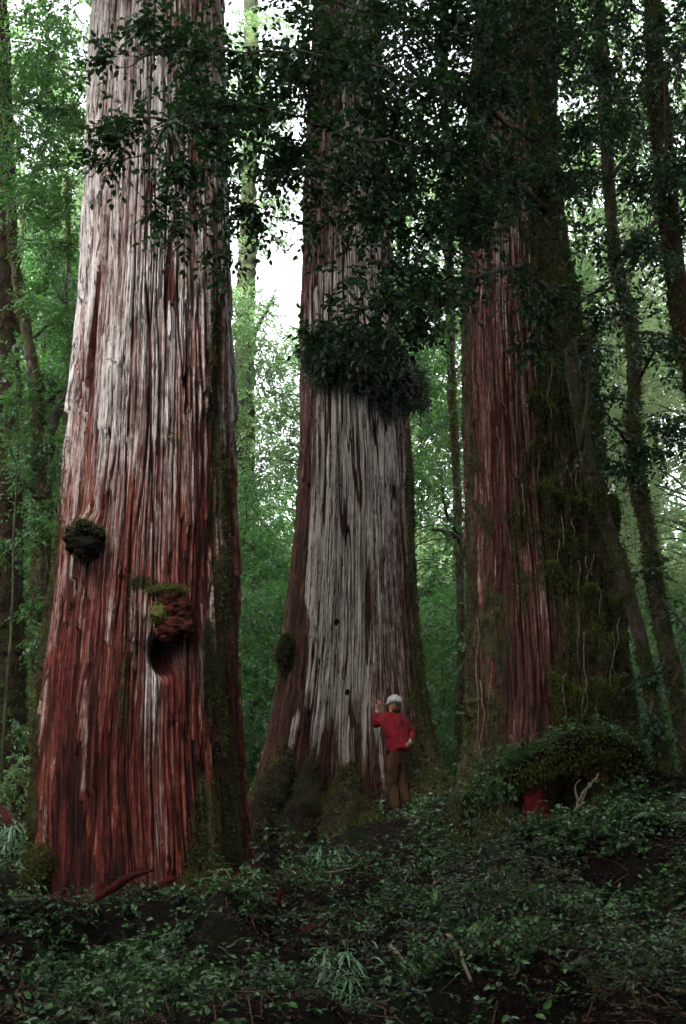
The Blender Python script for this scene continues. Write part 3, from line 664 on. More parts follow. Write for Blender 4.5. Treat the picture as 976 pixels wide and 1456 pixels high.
# ------------------------------------------------------------------ slender trees with branches and foliage given by what the photo shows
def leafy_tree(root, trunk, branches, blobs, rng, leafmat, barkmat, leafL=.065, leafW=.03, tr=None, nper=70, twl=.26, shape=6, lump=.22, surfw=.3, nl=9):
    """trunk: [(px,py,Y,width px)]; branches: lists of (px,py,Y,width px); blobs: (px,py,Y,rx px,ry px,weight)"""
    def conv(pts):
        out = []
        for px, py, Y, w in pts:
            p = at(px, py, Y); dep = p[1]*cp+(p[2]-CAMZ)*sp
            out.append((*p, w/2/F*dep))
        return np.array(out)
    if trunk:
        a = smooth_path(conv(trunk), 36); a[:,3] *= .68*(1+.16*(np.random.RandomState(len(a)).rand(len(a))-.5))
        V, Fs = tube(a[:,:3], a[:,3], 34, lump=lump, seed=rng.randint(999)); mesh_np('trunk', V, Fs, barkmat, root, True)
        if barkmat in (M['bark_mossy'], M['bark_dark']) and a[:,3].max() > .05:
            q = V[(V[:,2] < 15) & (V[:,2] > -.5)]; nf = int(11000*min(1.6, a[:,3].max()/.11)); wq = n2(q[:,0]*3+q[:,1]*2, q[:,2]*1.6, 44, 3); q = q[wq > .42]
            P = q[rng.randint(0, len(q), nf)]+rng.normal(0, .012, (nf,3)); dd = rng.normal(0, .8, (nf,3)); dd[:,2] -= .25
            x, y = leaves(P, dd, rng.normal(0,1,(nf,3)), rng.uniform(.4,1.5,nf)*.055, .017, 4); mesh_np('moss', x, y, M['moss_dark'] if barkmat == M['bark_dark'] or rng.rand() < .3 else M['moss_olive'], root)
    br_pts = []
    for b in branches:
        a = smooth_path(conv(b), 6); a[1:-1,:3] += rng.normal(0, .012, (len(a)-2,3))
        V, Fs = tube(a[:,:3], a[:,3], 7, lump=.15, seed=rng.randint(999)); mesh_np('branch', V, Fs, M['twig'] if barkmat != M['bark_far'] else barkmat, root, True)
        br_pts.append(a[:,:3])
    allb = np.concatenate(br_pts) if br_pts else None
    lv = Bag(); st = Bag()
    def spray(P, D, ln):
        (a, b), (c, d) = twigs(rng, P, D, ln, nl, leafL, leafW, shape, .35, .0022*leafL/.065); lv.add(a, b); st.add(c, d)
    for b in br_pts:     # twigs along every branch
        L = np.linalg.norm(np.diff(b, axis=0), axis=1).sum(); n = max(4, int(L*16))
        i = rng.uniform(.15, 1, n)*(len(b)-1); i0 = i.astype(int).clip(0, len(b)-2); P = b[i0]+(b[i0+1]-b[i0])*(i-i0)[:,None]
        D = (b[i0+1]-b[i0]); D = norm(D)*.5+rng.normal(0, .7, (n,3)); D[:,2] -= .15
        spray(P, D, rng.uniform(.5, 1.3, n)*twl)
    for px, py, Y, rx, ry, w in blobs:
        c = at(px, py, Y); k = Y/F; r = np.array((rx*k, (rx+ry)/2*k*1.2, ry*k))
        n = max(6, int(nper*w)); ns = max(2, n//14)
        S, _ = blob_points(rng, c, r, ns, surfw)          # sub-clusters leave real gaps
        ci = rng.randint(0, ns, n); P = S[ci]+rng.normal(0, .16, (n,3))*min(1, r.mean()*1.3)*np.array((1,1,.55))
        D = norm(P-c)*.6+rng.normal(0, .55, (n,3)); D[:,2] -= .15
        spray(P, D, rng.uniform(.6, 1.3, n)*twl)
        for q in S[:max(3, ns//2)]:                           # twiglets joining clusters to the blob's heart
            if allb is not None:
                src = allb[np.argmin(np.linalg.norm(allb-q, axis=1))]
            else: src = c
            if np.linalg.norm(src-q) > 2.2: src = c
            mid = (src+q)/2+rng.normal(0, .06, 3); pp = smooth_path(np.array([src, mid, q]), 4)
            V, Fs = tube(pp, np.linspace(.008, .003, len(pp)), 4, cap=False); st.add(V, Fs)
    build2('foliage', lv, st, leafmat, M['twig'], root)
    return root

rng = np.random.RandomState(7)
def base_of(px, py, Y): 
    p = at(px, py, Y); return (p[0], p[1], float(gz(p[0], p[1])))
# tree A : mossy leaning trunk in front of the right giant; carries the dark foliage of the top
tA = thing('leaning_tree', base_of(975, 1250, 12.6), 'slim mossy trunk leaning left across the upper part of the massive right trunk', 'tree', 'slim mossy trunks right of the giants')
leafy_tree(tA, [(990,1262,13.3,38), (962,1160,13.3,33), (940,1060,13.3,31), (922,960,13.2,30), (898,860,13.0,31), (868,760,12.7,31), (842,680,12.3,30), (826,600,12.0,27), (812,500,11.8,29), (795,400,11.6,26), (772,280,11.3,27), (755,150,11,25), (742,0,10.8,24), (730,-150,10.6,20)],
    [[(778,300,11.3,10), (700,240,10.4,7), (600,210,9.6,6), (510,194,9.0,6), (450,175,8.7,5), (395,158,8.5,4), (320,150,8.3,3), (240,170,8.2,2)],
     [(800,430,11.5,9), (740,382,10.8,6), (660,398,10.0,5), (600,406,9.6,4), (520,440,9.3,3)],
     [(760,200,11,9), (680,150,10,6), (580,110,9.3,5), (470,80,8.8,4), (330,70,8.5,3), (210,75,8.3,2)],
     [(826,640,11.8,7), (850,450,11,4), (900,470,10.6,3), (960,480,10.4,2)],
     [(750,90,10.9,9), (650,40,10,7), (540,20,9.4,5), (420,-20,9.1,4)],
     [(765,250,11,6), (690,300,10,4), (610,330,9.7,3), (520,300,9.5,2), (440,320,9.3,2)],
     [(815,440,11.4,6), (840,420,11,4), (880,405,10.7,3)]],
    [(265,110,8.6,60,45,.8), (210,170,8.4,50,20,.45), (290,180,8.5,60,35,1.0), (180,215,8.4,35,18,.35), (300,260,8.5,45,40,.7), (240,255,8.4,40,18,.35), (330,60,8.8,60,40,1.0), (150,85,8.5,20,10,.2), (285,330,8.5,30,40,.4), (225,40,8.6,40,30,.4), (220,285,8.4,20,16,.2), (150,235,8.4,14,12,.15),
     (380,120,9,70,60,1.5), (440,60,9.3,70,60,1.6), (360,200,9,55,45,.9), (400,260,9.2,55,45,1.0), (350,290,9,35,30,.45), (480,130,9.4,70,60,1.3), (560,60,9.8,80,60,2.2), (520,230,9.6,70,60,1.7), (470,300,9.5,45,40,.35),
     (600,150,9.8,80,70,2.6), (660,60,10.3,80,70,2.8), (610,260,9.8,75,60,2.2), (700,180,10.5,80,80,2.8), (560,340,9.6,65,50,1.5), (500,400,9.5,60,38,.6), (640,350,10,60,50,1.5), (590,430,9.6,45,40,.8), (700,300,10.5,60,60,1.5), (470,450,9.5,45,28,.35), (545,465,9.7,45,30,.7), (650,440,10.2,35,30,.45),
     (740,60,10.8,70,80,2.6), (800,120,11,70,80,1.6), (740,420,11,45,40,.7), (790,230,11.2,50,60,1.2), (700,-40,10.5,120,60,2.5), (500,-40,9.7,120,50,2), (820,30,11.2,60,50,1.4), (760,480,11.3,30,30,.35)],
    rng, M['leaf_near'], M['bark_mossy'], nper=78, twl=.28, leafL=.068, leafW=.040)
# tree B
tB = thing('leaning_tree', base_of(1010, 1200, 14), 'slim mossy trunk standing rightmost and leaning right at its foot', 'tree', 'slim mossy trunks right of the giants')
leafy_tree(tB, [(1030,1300,13.8,42), (998,1150,13.8,38), (976,1060,13.8,37), (955,950,13.7,37), (935,850,13.6,34), (922,760,13.5,33), (906,680,13.4,33), (900,600,13.3,29), (902,500,13.3,30), (890,430,13.3,28), (876,370,13.3,26), (868,280,13.3,26), (860,150,13.2,25), (852,0,13.2,24), (848,-150,13.2,20)],
    [[(900,560,13.3,7), (930,500,12.8,4), (970,470,12.5,3)], [(905,640,13.3,7), (870,600,12.8,4), (850,560,12.6,3)], [(870,250,13.2,8), (920,190,12.8,5), (990,150,12.5,4)], [(940,850,13.5,6), (975,890,13,4), (990,900,12.8,3)], [(893,440,13.2,6), (850,460,12.9,4), (822,436,12.7,3), (800,380,12.6,2)]],
    [(915,610,12.8,45,30,.5), (960,640,12.8,40,30,.3), (860,560,12.7,30,30,.25), (930,520,12.7,40,30,.3), (850,500,12.7,30,30,.35), (890,670,13.1,35,22,.5), (950,600,12.5,30,20,.3), (905,810,13.2,22,14,.2), (860,640,12.7,24,30,.25), (935,1010,13.2,22,30,.35), (920,960,13.3,18,20,.3),
     (880,60,12.8,90,80,2.6), (930,180,12.8,80,70,2.2), (870,300,12.9,60,60,.8), (950,300,12.6,60,70,.9), (900,400,12.8,60,40,.3), (820,240,12.8,45,50,.8), (965,400,12.4,40,60,.35), (830,330,12.7,40,35,.35), (810,-20,12.8,80,60,1.6), (960,20,12.8,70,70,2)],
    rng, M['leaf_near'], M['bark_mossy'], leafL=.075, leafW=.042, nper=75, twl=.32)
# tree C : dark trunk, upper right corner
tC = thing('leaning_tree', base_of(1120, 1300, 11), 'dark slim trunk crossing only the upper right corner of the photo', 'tree', 'slim mossy trunks right of the giants')
leafy_tree(tC, [(1190,1500,11.5,60), (1150,1250,11.5,56), (1080,900,11.5,54), (1020,680,11.5,52), (984,520,11.5,50), (962,400,11.4,46), (948,280,11.4,40), (940,180,11.4,38), (930,60,11.3,36), (925,-100,11.3,32)],
    [[(950,300,11.4,8), (900,350,11,5), (870,400,10.8,3)]],
    [(955,90,10.8,60,70,1.4), (925,230,11,40,50,.8), (975,260,10.9,40,60,1.0), (940,330,11,40,40,.7), (900,110,11,50,60,1.0)],
    rng, M['leaf_near'], M['bark_dark'], nper=80, leafW=.038)
# tree D : dark green foliage and mossy stem just left of the right giant
tD = thing('slim_tree', base_of(648, 1150, 20.5), 'thin mossy trunk seen just left of the massive right trunk', 'tree')
leafy_tree(tD, [(655,1180,20.5,22), (655,1000,20.5,18), (655,850,20.5,17), (650,700,20.5,17), (643,560,20.5,17), (640,430,20.5,19), (636,300,20.5,18), (632,100,20.5,16), (630,-80,20.5,12)],
    [[(655,770,20.5,9), (640,758,20,6), (615,752,19.8,3)], [(654,760,20.5,8), (636,730,20,5), (628,690,19.8,3)], [(640,420,20.5,8), (600,470,20,4), (585,520,19.8,3)]],
    [(620,500,20,40,40,.8), (600,560,20,30,24,.4), (650,480,20,24,50,.6), (640,610,20.2,26,24,.35), (610,400,20,40,40,1), (620,300,20,40,60,1.2)],
    rng, M['leaf_mid'], M['bark_mossy'], leafL=.08, leafW=.04, nper=60, twl=.35)

# left group
def left_tree(label, trunk, branches, blobs, mat, bark, nper=120, **k):
    t = thing('forest_tree', base_of(trunk[0][0], trunk[0][1], trunk[0][2]), label, 'tree', 'trees left of the giants')
    leafy_tree(t, trunk, branches, blobs, rng, mat, bark, nper=nper, **k); return t
left_tree('thick dark trunk on the left edge of the photo, reddish near its foot', [(18,1200,19,95), (16,1090,19,78), (14,950,19,66), (12,800,19,60), (10,600,19,56), (8,400,19,54), (2,200,19,50), (-5,0,19,46), (-10,-150,19,40)],
    [[(14,640,19,12), (60,580,18,7), (100,545,17.5,5)], [(14,500,19,10), (60,470,18,5), (95,440,17.8,3)]],
    [(40,60,17,80,70,2.4), (30,180,17,70,60,1.8), (90,130,17.5,50,60,1.3), (80,240,17.5,50,60,1.3), (35,300,17,50,50,1.1), (100,20,17.5,50,60,1.2), (70,440,17.6,40,26,.5), (40,520,17.4,40,28,.5), (20,580,17.2,24,40,.5), (85,500,17.6,34,30,.5), (45,620,17.5,40,30,.5), (30,660,17.5,30,18,.4), (90,320,17.8,36,34,.5)],
    M['leaf_mid'], M['bark_dark'], leafL=.085, leafW=.045, twl=.36)
left_tree('mossy trunk between the left edge trunk and the massive left trunk, forking near its middle', [(60,1160,17.5,58), (58,1050,17.5,44), (56,900,17.5,38), (60,760,17.5,36), (62,660,17.5,34), (52,560,17.6,26), (38,470,17.8,22), (22,380,18,18), (10,250,18,14)],
    [[(62,670,17.5,24), (78,590,17.5,16), (95,560,17.4,12), (125,530,17.3,7)], [(60,720,17.5,10), (40,690,17.2,5), (15,670,17,3)]],
    [(60,850,17,34,14,.35), (62,900,17,30,10,.3), (40,700,17,36,26,.4), (75,640,17.2,30,24,.4), (50,1020,17,26,20,.2), (25,760,17,24,20,.25), (90,440,17,30,40,.5), (75,350,17.2,40,30,.6)],
    M['leaf_mid'], M['bark_mossy'], leafL=.08, leafW=.04, twl=.34)
left_tree('pale spindly sapling in front of the trunks on the left edge', [(2,1110,15.5,7), (8,1000,15.5,6), (17,880,15.5,5), (20,760,15.5,5), (26,640,15.5,4), (22,520,15.5,3)],
    [[(20,780,15.5,3), (40,760,15.3,2), (60,752,15.2,2)], [(22,660,15.5,3), (8,610,15.4,2)]],
    [(30,560,15.3,24,20,.2), (45,740,15.2,24,12,.15), (14,650,15.3,20,20,.15)], M['leaf_mid'], M['bark_far'], leafL=.06, leafW=.03, twl=.2)
left_tree('thin dark upright stem close to the left side of the massive left trunk', [(82,1130,21,14), (84,900,21,12), (90,700,21,11), (96,520,21,10), (98,380,21,9), (96,250,21,8)],
    [[(88,760,21,5), (76,700,20.6,3)]], [(90,470,20.5,26,30,.5), (100,380,20.5,24,40,.6), (80,760,20.8,20,50,.4), (88,640,20.8,18,30,.4)], M['leaf_mid'], M['bark_mossy'], leafL=.08, leafW=.04, twl=.3)

# ------------------------------------------------------------------ broadleaf trees beyond, each kind built once and copied
def proto_tree(seed, h, rad, ncl, per, leafL, leafW, mat, bark, low=.1, tr=.12, dr=.4, flatz=.5):
    rng = np.random.RandomState(seed)
    root = empty('background_tree', (0,0,0)); ROOTLOC[root.name] = (0,0,0)
    z = np.linspace(0, h, 9); P = np.stack([np.cumsum(rng.normal(0, .12, 9)), np.cumsum(rng.normal(0, .12, 9)), z-.3], -1)
    P[:,:2] -= P[0,:2]
    V, Fs = tube(smooth_path(P, 4), np.linspace(tr, tr*.2, 33), 9, lump=.2, seed=seed); 
    lv = Bag(); lb = Bag(); lb.add(V, Fs)
    for k in range(ncl):
        t = low+(1-low)*rng.rand()**.85; zc = t*h
        rr = rad*(1-.55*abs(t-.45)**1.2*1.4)*(.25+.75*rng.rand()); a = rng.uniform(0, 2*PI)
        ax = np.array([np.interp(zc, z, P[:,i]) for i in range(3)])
        c = ax+np.array((math.cos(a)*rr, math.sin(a)*rr, rng.uniform(-.1, .35)*rr*.6))
        pp = smooth_path(np.array([ax, (ax+c)/2+np.array((0,0,.12*rr)), c]), 4)
        v, f = tube(pp, np.linspace(tr*.22, .008, len(pp)), 5, cap=False); lb.add(v, f)
        r = rng.uniform(.35, .75); n = int(per*r*1.6)
        Q, dd = blob_points(rng, c, (r,r,r*flatz), n, .6)
        D = dd*.7+rng.normal(0, .5, (n,3)); D[:,2] -= dr*.4
        (v, f), (sv, sf) = twigs(rng, Q, D, rng.uniform(.25, .45, n), 8, leafL, leafW, 4, dr); lv.add(v, f)
    lb.build('trunk', bark, root, True)
    lv.build('crown', mat, root)
    return root
protos = {
    'under': proto_tree(1, 6.0, 2.0, 52, 46, .10, .055, M['leaf_mid'], M['bark_mossy'], .03, .07),
    'under2': proto_tree(2, 4.2, 1.7, 38, 46, .09, .05, M['leaf_mid'], M['bark_mossy'], .0, .05),
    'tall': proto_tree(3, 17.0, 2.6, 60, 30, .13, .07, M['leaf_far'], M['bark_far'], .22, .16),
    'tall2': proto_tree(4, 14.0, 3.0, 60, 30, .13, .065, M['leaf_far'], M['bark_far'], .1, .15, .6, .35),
    'lichen': proto_tree(5, 15.0, 3.2, 70, 26, .17, .045, M['leaf_lichen_lit'], M['bark_far'], .08, .14, .9, .45),
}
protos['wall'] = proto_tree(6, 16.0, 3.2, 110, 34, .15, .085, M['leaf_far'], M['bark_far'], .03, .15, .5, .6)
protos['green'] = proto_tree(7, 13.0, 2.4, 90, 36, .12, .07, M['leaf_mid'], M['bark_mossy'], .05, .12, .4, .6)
used = set()
def put(kind, px, Y, label, s=1.0, rz=0.0, dz=0, group='broadleaf trees beyond the giants', cat='tree'):
    p = at(px, 900, Y); loc = (p[0], Y, float(gz(p[0], Y))+dz)
    src = protos[kind]
    if kind in used:
        r = src.copy(); COL.objects.link(r)
        for ch in src.children:
            c = ch.copy(); COL.objects.link(c); c.parent = r
    else: r = src; used.add(kind)
    r.location = loc; r.scale = (s,)*3; r.rotation_euler = (0, 0, rz)
    tag(r, label, cat, group); return r
# gap between left and middle giants
put('under', 375, 24, 'dense dark green tree filling the gap between left and middle giants', .95, .3)
put('under2', 350, 20.5, 'low leafy tree against the right edge of the massive left trunk', 1.0, 1.2)
put('under2', 395, 27, 'low leafy tree right behind the flaring left foot of the middle trunk', 1.2, 2.2)
put('tall2', 365, 42, 'pale hazy tree rising behind the gap of the left and middle trunks', .9, .5)
# gap between middle and right giants
put('under2', 628, 23, 'bright leafy tree low in the gap between the climber and the mossy trunk', 1.0, .8)
put('under', 600, 27, 'leafy green tree just behind the right side of the middle trunk', .85, 4)
put('lichen', 640, 38, 'pale lichen hung tree between the middle and right giants', .8, 1)
# right side
put('lichen', 900, 30, 'pale lichen hung tree behind the two slim mossy trunks', .85, 2.0)
put('lichen', 985, 34, 'pale lichen hung tree on the far right edge', .95, .2)
put('tall2', 850, 44, 'far pale tree just right of the massive right trunk', 1.1, 3.3)
put('under2', 900, 21, 'leafy shrub tree low between the right giant and slim trunks', .8, 5)
put('under2', 985, 24, 'leafy shrub tree low on the far right edge', 1.0, 1.5)
put('lichen', 930, 48, 'farthest pale tree on the right hillside', 1.3, 1.1)
put('lichen', 865, 26, 'pale lichen hung tree close behind the right flank of the mossy trunk', .75, 4.1)
put('lichen', 960, 40, 'tall pale tree filling the space right of the slim trunks', 1.35, 3.7)
put('under', 655, 25, 'dense green tree half hidden by the left edge of the mossy right trunk', .8, 2.4)
put('under', 950, 26, 'dense green tree behind the foot of the rightmost slim trunk', .8, .4)
put('under2', 605, 21.5, 'leafy shrub tree directly behind the climber', .95, 3.0)
put('under', 400, 22, 'dense green tree touching the left side of the middle trunk', .75, 5.1)
put('under', 345, 30, 'tall green tree just showing beside the right edge of the left giant', 1.25, 1.7)
put('wall', 285, 33, 'big leafy green tree behind the right edge of the massive left trunk', .9, .4)
put('wall', 450, 36, 'big leafy green tree behind the left half of the middle trunk', .85, 1.9)
put('wall', 550, 37, 'big leafy green tree behind the right half of the middle trunk', .9, 3.2)
put('wall', 655, 31, 'big leafy green tree behind the left half of the right trunk', 1.05, 4.8)
put('lichen', 850, 31, 'pale airy tree just showing past the right half of the right trunk', 1.0, 2.6)
put('lichen', 915, 35, 'pale airy tree seen between the two slim mossy trunks', 1.15, 5.6)
put('lichen', 985, 27, 'pale airy tree close past the rightmost slim trunk', 1.0, 1.1)
put('wall', 110, 34, 'big leafy green tree seen just left of the massive left trunk', 1.1, 5.0)
put('green', 20, 24, 'bushy deep green tree behind the left edge trunks', .95, 2.2)
put('green', 85, 22.5, 'bushy deep green tree against the left side of the massive left trunk', .9, 3.9)
put('green', 335, 24, 'bushy deep green tree peeping past the right side of the left giant', .55, 3.0)
put('green', 560, 27, 'bushy deep green tree behind the crown of leaves on the middle trunk', .95, .6)
put('wall', 880, 34, 'tallest leafy tree closing the sky behind the upper parts of the slim trunks', 1.6, 4.0)
put('wall', 600, 40, 'tallest leafy tree closing the sky between the middle and right giants', 1.5, 2.0)
put('wall', 50, 36, 'tallest leafy tree closing the sky at the upper left', 1.5, 3.3)
# left side
put('under2', 105, 25, 'leafy low tree beside the left flank of the massive left trunk', 1.0, 2.5)
put('under', 40, 28, 'leafy tree behind the dark trunks on the left edge', 1.1, 5.5)
put('tall', 60, 32, 'tall loose tree behind the upper left foliage', 1.0, .9)
put('tall', -20, 27, 'tall green tree beyond the left edge trunks', .95, 4.4)
put('tall', 850, 30, 'tall loose tree behind the bright sky gap at upper right', .95, 5.1)
# broad pale trunk seen in the haze behind the left giant
tH = thing('distant_giant_tree', base_of(346, 1000, 36), 'broad pale greenish trunk standing in the haze right of the massive left trunk', 'tree')
leafy_tree(tH, [(346,1020,36,60), (346,800,36,50), (347,600,36,44), (350,450,36,40), (353,330,36,36), (356,200,36,32), (358,0,36,28), (360,-100,36,24)], [[(350,500,36,9), (375,450,35,5), (390,420,35,3)]],
    [(352,420,35,24,60,.7), (365,330,35,34,50,.8), (340,600,35.4,20,40,.4), (400,470,35,30,40,.5), (395,340,35,40,30,.5), (375,60,34,50,50,3), (395,150,34,40,50,2.6), (360,230,34.5,40,40,2.2), (405,280,34,30,40,1.5), (350,130,34.5,30,50,1.6)], rng, M['leaf_far'], M['bark_far'], leafL=.13, leafW=.07, twl=.5, shape=4)

# far wood on the hillside: one mass
rngf = np.random.RandomState(31)
lv = Bag()
for k in range(150):
    Y = rngf.uniform(50, 95); x = rngf.uniform(-.42, .42)*Y; z0 = float(gz(x, Y)); h = rngf.uniform(5, 9.5)
    for _ in range(9):
        c = np.array((x, Y, z0))+rngf.normal(0, 1, 3)*np.array((1.3,1.3,0)); c[2] += rngf.uniform(.1, 1)*h
        n = 55; P, dd = blob_points(rngf, c, (1.2,1.2,.9), n, .7)
        a, b = leaves(P, dd+rngf.normal(0, .5, (n,3)), rngf.normal(0, 1, (n,3)), rngf.uniform(.35, .7, n), rngf.uniform(.2, .35, n), 4); lv.add(a, b)
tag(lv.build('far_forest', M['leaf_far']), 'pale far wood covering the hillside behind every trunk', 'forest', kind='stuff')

# ------------------------------------------------------------------ undergrowth
rng = np.random.RandomState(12)
def near_trunk(x, y):
    return (np.hypot(x-GL['cx'][20], y-13) < 1.35) | (np.hypot(x-GM['cx'][20], y-17.6) < 1.45) | (np.hypot(x-GR['cx'][20], y-14.6) < 1.0)
n = 38000
Y = 4.5+18*rng.rand(n)**1.25; X = rng.uniform(-.36, .36, n)*(Y+1.5)
dens = n2(X*1.1+11, Y*1.1+5, 21, 3)+.24*sst(.8, 2.0, X)*sst(13.8, 12.5, Y)*sst(6.8, 7.6, Y)
keep = (rng.rand(n) < sst(.42, .58, dens)*(.4+.6*sst(.4,.6,n2(X*3+1, Y*3+8, 25, 2)))+.12) & ~near_trunk(X, Y); X, Y = X[keep], Y[keep]
m = len(X); hgt = .02+.55*rng.rand(m)*sst(.4, .7, n2(X*.9+30, Y*.9, 23, 3))
P = np.stack([X, Y, gz(X, Y)+hgt], -1); D = rng.normal(0, 1, (m,3)); D[:,2] = .25+.3*rng.rand(m)
sort = n2(X*.8+61, Y*.8+23, 33, 3)+rng.normal(0, .05, m)
for nm, sel, lf, lw, ln, mt, lab in (('ground_cover', sort < .47, .058, .036, (.08,.2), 'leaf_ground', 'dark broad leaved ground cover on the forest floor'), ('ground_cover', (sort >= .47) & (sort < .56), .034, .016, (.08,.17), 'leaf_ground2', 'fine brownish green leaflets in drifts on the forest floor'), ('ground_cover', sort >= .56, .046, .022, (.12,.28), 'leaf_ground3', 'small blackish leaved seedlings in drifts on the forest floor')):
    q = rng.rand(m) < (1 if lf < .04 else .8); sel = sel & q; k = int(sel.sum())
    (a, b), (c, d) = twigs(rng, P[sel], D[sel], rng.uniform(ln[0], ln[1], k), 8 if lf < .04 else 6, lf, lw, 6, .3)
    lb_ = Bag(); lb_.add(a, b); sb_g = Bag(); sb_g.add(c, d)
    tag(build2(nm, lb_, sb_g, M[mt], M['twig'], None), lab, 'ground cover', kind='stuff')
# dead twigs strewn everywhere
n = 900; Y = 5+11*rng.rand(n); X = rng.uniform(-.34, .34, n)*(Y+1); tw = Bag()
for x, y in zip(X, Y):
    l = rng.uniform(.08, .45); a = rng.uniform(0, PI); z = float(gz(x, y))
    pp = np.array([(x, y, z+.02), (x+math.cos(a)*l*.5, y+math.sin(a)*l*.5, z+rng.uniform(.02,.16)), (x+math.cos(a+.3)*l, y+math.sin(a+.3)*l, z+rng.uniform(.0,.14))]); v, f = tube(pp, [rng.uniform(.003,.008), .005, .002], 4, cap=False); tw.add(v, f)
tag(tw.build('twig_litter', M['twig_pale']), 'thin dead twigs strewn over the forest floor', 'twigs', kind='stuff')
n = 95000; Y = 4.6+15*rng.rand(n); X = rng.uniform(-.36, .36, n)*(Y+1); ok = rng.rand(n) < .45+.7*sst(.5, .62, n2(X*.8+2, Y*.8+50, 27, 3)); X, Y = X[ok], Y[ok]; n = len(X)
P = np.stack([X, Y, gz(X, Y)+.012], -1); dn = rng.normal(0, 1, (n,3)); dn[:,2] *= .25; nn = rng.normal(0, .35, (n,3)); nn[:,2] += 1
a, b = leaves(P, dn, nn, rng.uniform(.02, .075, n), rng.uniform(.01, .03, n), 4)
tag(mesh_np('leaf_litter', a, b, M['litter']), 'fallen red brown flakes and leaves on the forest floor', 'leaf litter', kind='stuff')

def shrub(px, py, Y, rpx, hpx, label, n=90, mat='leaf_ground', leafL=.05, name='shrub', group='leafy shrubs of the undergrowth'):
    c = at(px, py, Y); b = (c[0], c[1], float(gz(c[0], c[1])))
    t = thing(name, b, label, 'shrub', group); k = Y/F
    r = np.array((rpx*k, rpx*k*.8, hpx*k)); lv = Bag(); st = Bag()
    ns = max(3, n//12); S, _ = blob_points(rng, c, r, ns, .6); S[:,2] = np.maximum(S[:,2], gz(S[:,0], S[:,1])+.05)
    ci = rng.randint(0, ns, n); P = S[ci]+rng.normal(0, .07, (n,3)); D = norm(P-c)*.5+rng.normal(0, .6, (n,3)); D[:,1] -= .2
    (v, f), (sv, sf) = twigs(rng, P, D, rng.uniform(.1, .24, n), 8, leafL, leafL*.5, 6, .3); lv.add(v, f); st.add(sv, sf)
    for q in S:
        pp = smooth_path(np.array([b, (np.array(b)+q)/2+rng.normal(0, .05, 3), q]), 4); v, f = tube(pp, np.linspace(.010, .003, len(pp)), 4, cap=False); st.add(v, f)
    build2('foliage', lv, st, M[mat], M['twig'], t); return t
SH = [(795,1268,11.2,62,26,'spreading shrub with glossy leaves below the red hollow',200), (640,1180,14.6,50,40,'shrub at the right foot of the middle trunk',110), (672,1150,13.2,36,36,'shrub left of the dark hollow in the mossy trunk',110), (905,1165,12.6,50,45,'shrub in front of the right side of the mossy trunk',170),
      (930,1250,12.2,55,50,'shrub on the slope below the slim mossy trunks',150), (850,1280,11.0,60,45,'shrub on the slope right of the glossy shrub',150), (940,1370,9.6,60,45,'shrub low on the right edge of the forest floor',140), (800,1370,9.4,70,35,'shrub in the dark hollow of the lower right floor',120), (700,1330,9.8,50,25,'small shrub right of the bamboo sprig',80),
      (905,1430,8.2,60,30,'shrub in the bottom right corner',110), (690,1420,8.2,50,26,'small shrub beside the long fallen stick',80), (620,1240,13,40,24,'small shrub between the middle trunk and the glossy shrub',80), (395,1260,12.2,45,20,'small shrub in the gap at the foot of the left trunk',80), (470,1250,13.4,50,18,'low shrub below the foot of the middle trunk',90),
      (60,1310,10.6,70,24,'low shrub on the floor left of the red bark pile',110), (130,1390,8.9,90,26,'low shrub on the lower left of the floor',130), (30,1420,8.2,60,30,'shrub in the bottom left corner',110), (300,1310,10.4,60,16,'low shrub in front of the foot of the left trunk',90), (330,1400,8.6,70,22,'low shrub left of the bamboo sprig',100), (20,1235,12.6,40,24,'shrub at the left side of the massive left foot',100), (380,1150,16.6,26,40,'shrub behind the right foot of the left trunk',70),
      (560,1200,15.3,60,18,'trailing plants on the log under the climber',90), (715,1098,13,30,14,'tuft of leaves on the left end of the moss ledge',60), (590,1440,7.8,60,20,'leaves at the bottom edge below the bamboo sprig',90)]
SH += [(900,1215,11.8,55,34,'leafy shrub on the slope right of the pale forked branch',150), (960,1215,12.0,40,40,'leafy shrub at the right edge under the rightmost slim trunk',120), (850,1240,11.6,45,20,'leafy shrub just below the pale forked branch',120), (680,1245,12.4,55,30,'leafy shrub left below the red heartwood',130), (740,1300,10.4,60,30,'leafy shrub below the spreading glossy shrub',130), (640,1300,10.8,50,24,'leafy shrub in the middle of the floor above the long fallen stick',110),
       (890,1320,10.0,60,40,'leafy shrub halfway down the right slope',150), (970,1420,8.4,40,40,'leafy shrub at the lower right edge',90), (760,1430,7.9,60,26,'leafy shrub at the bottom right of the long fallen stick',100), (560,1290,11,40,16,'small leafy plant on the floor right of the small bamboo tuft',70), (520,1290,11,40,14,'small leafy plant on the floor under the small bamboo tuft',60), (250,1400,8.4,60,22,'leafy plants on the lower left third of the floor',100), (420,1440,7.8,50,20,'leafy plants at the bottom edge left of the bamboo sprig',80), (180,1370,9.2,60,20,'leafy plants below the dark red bark slab',100)]
for px, py, Y, r, h, lab, n in SH: shrub(px, py, Y, r, h, lab, int(n*1.2), leafL=.036+.0014*Y)
shrub(20, 1110, 16.2, 34, 30, 'pale ferny shrub on the left edge behind the massive left foot', 90, 'leaf_far', .07)

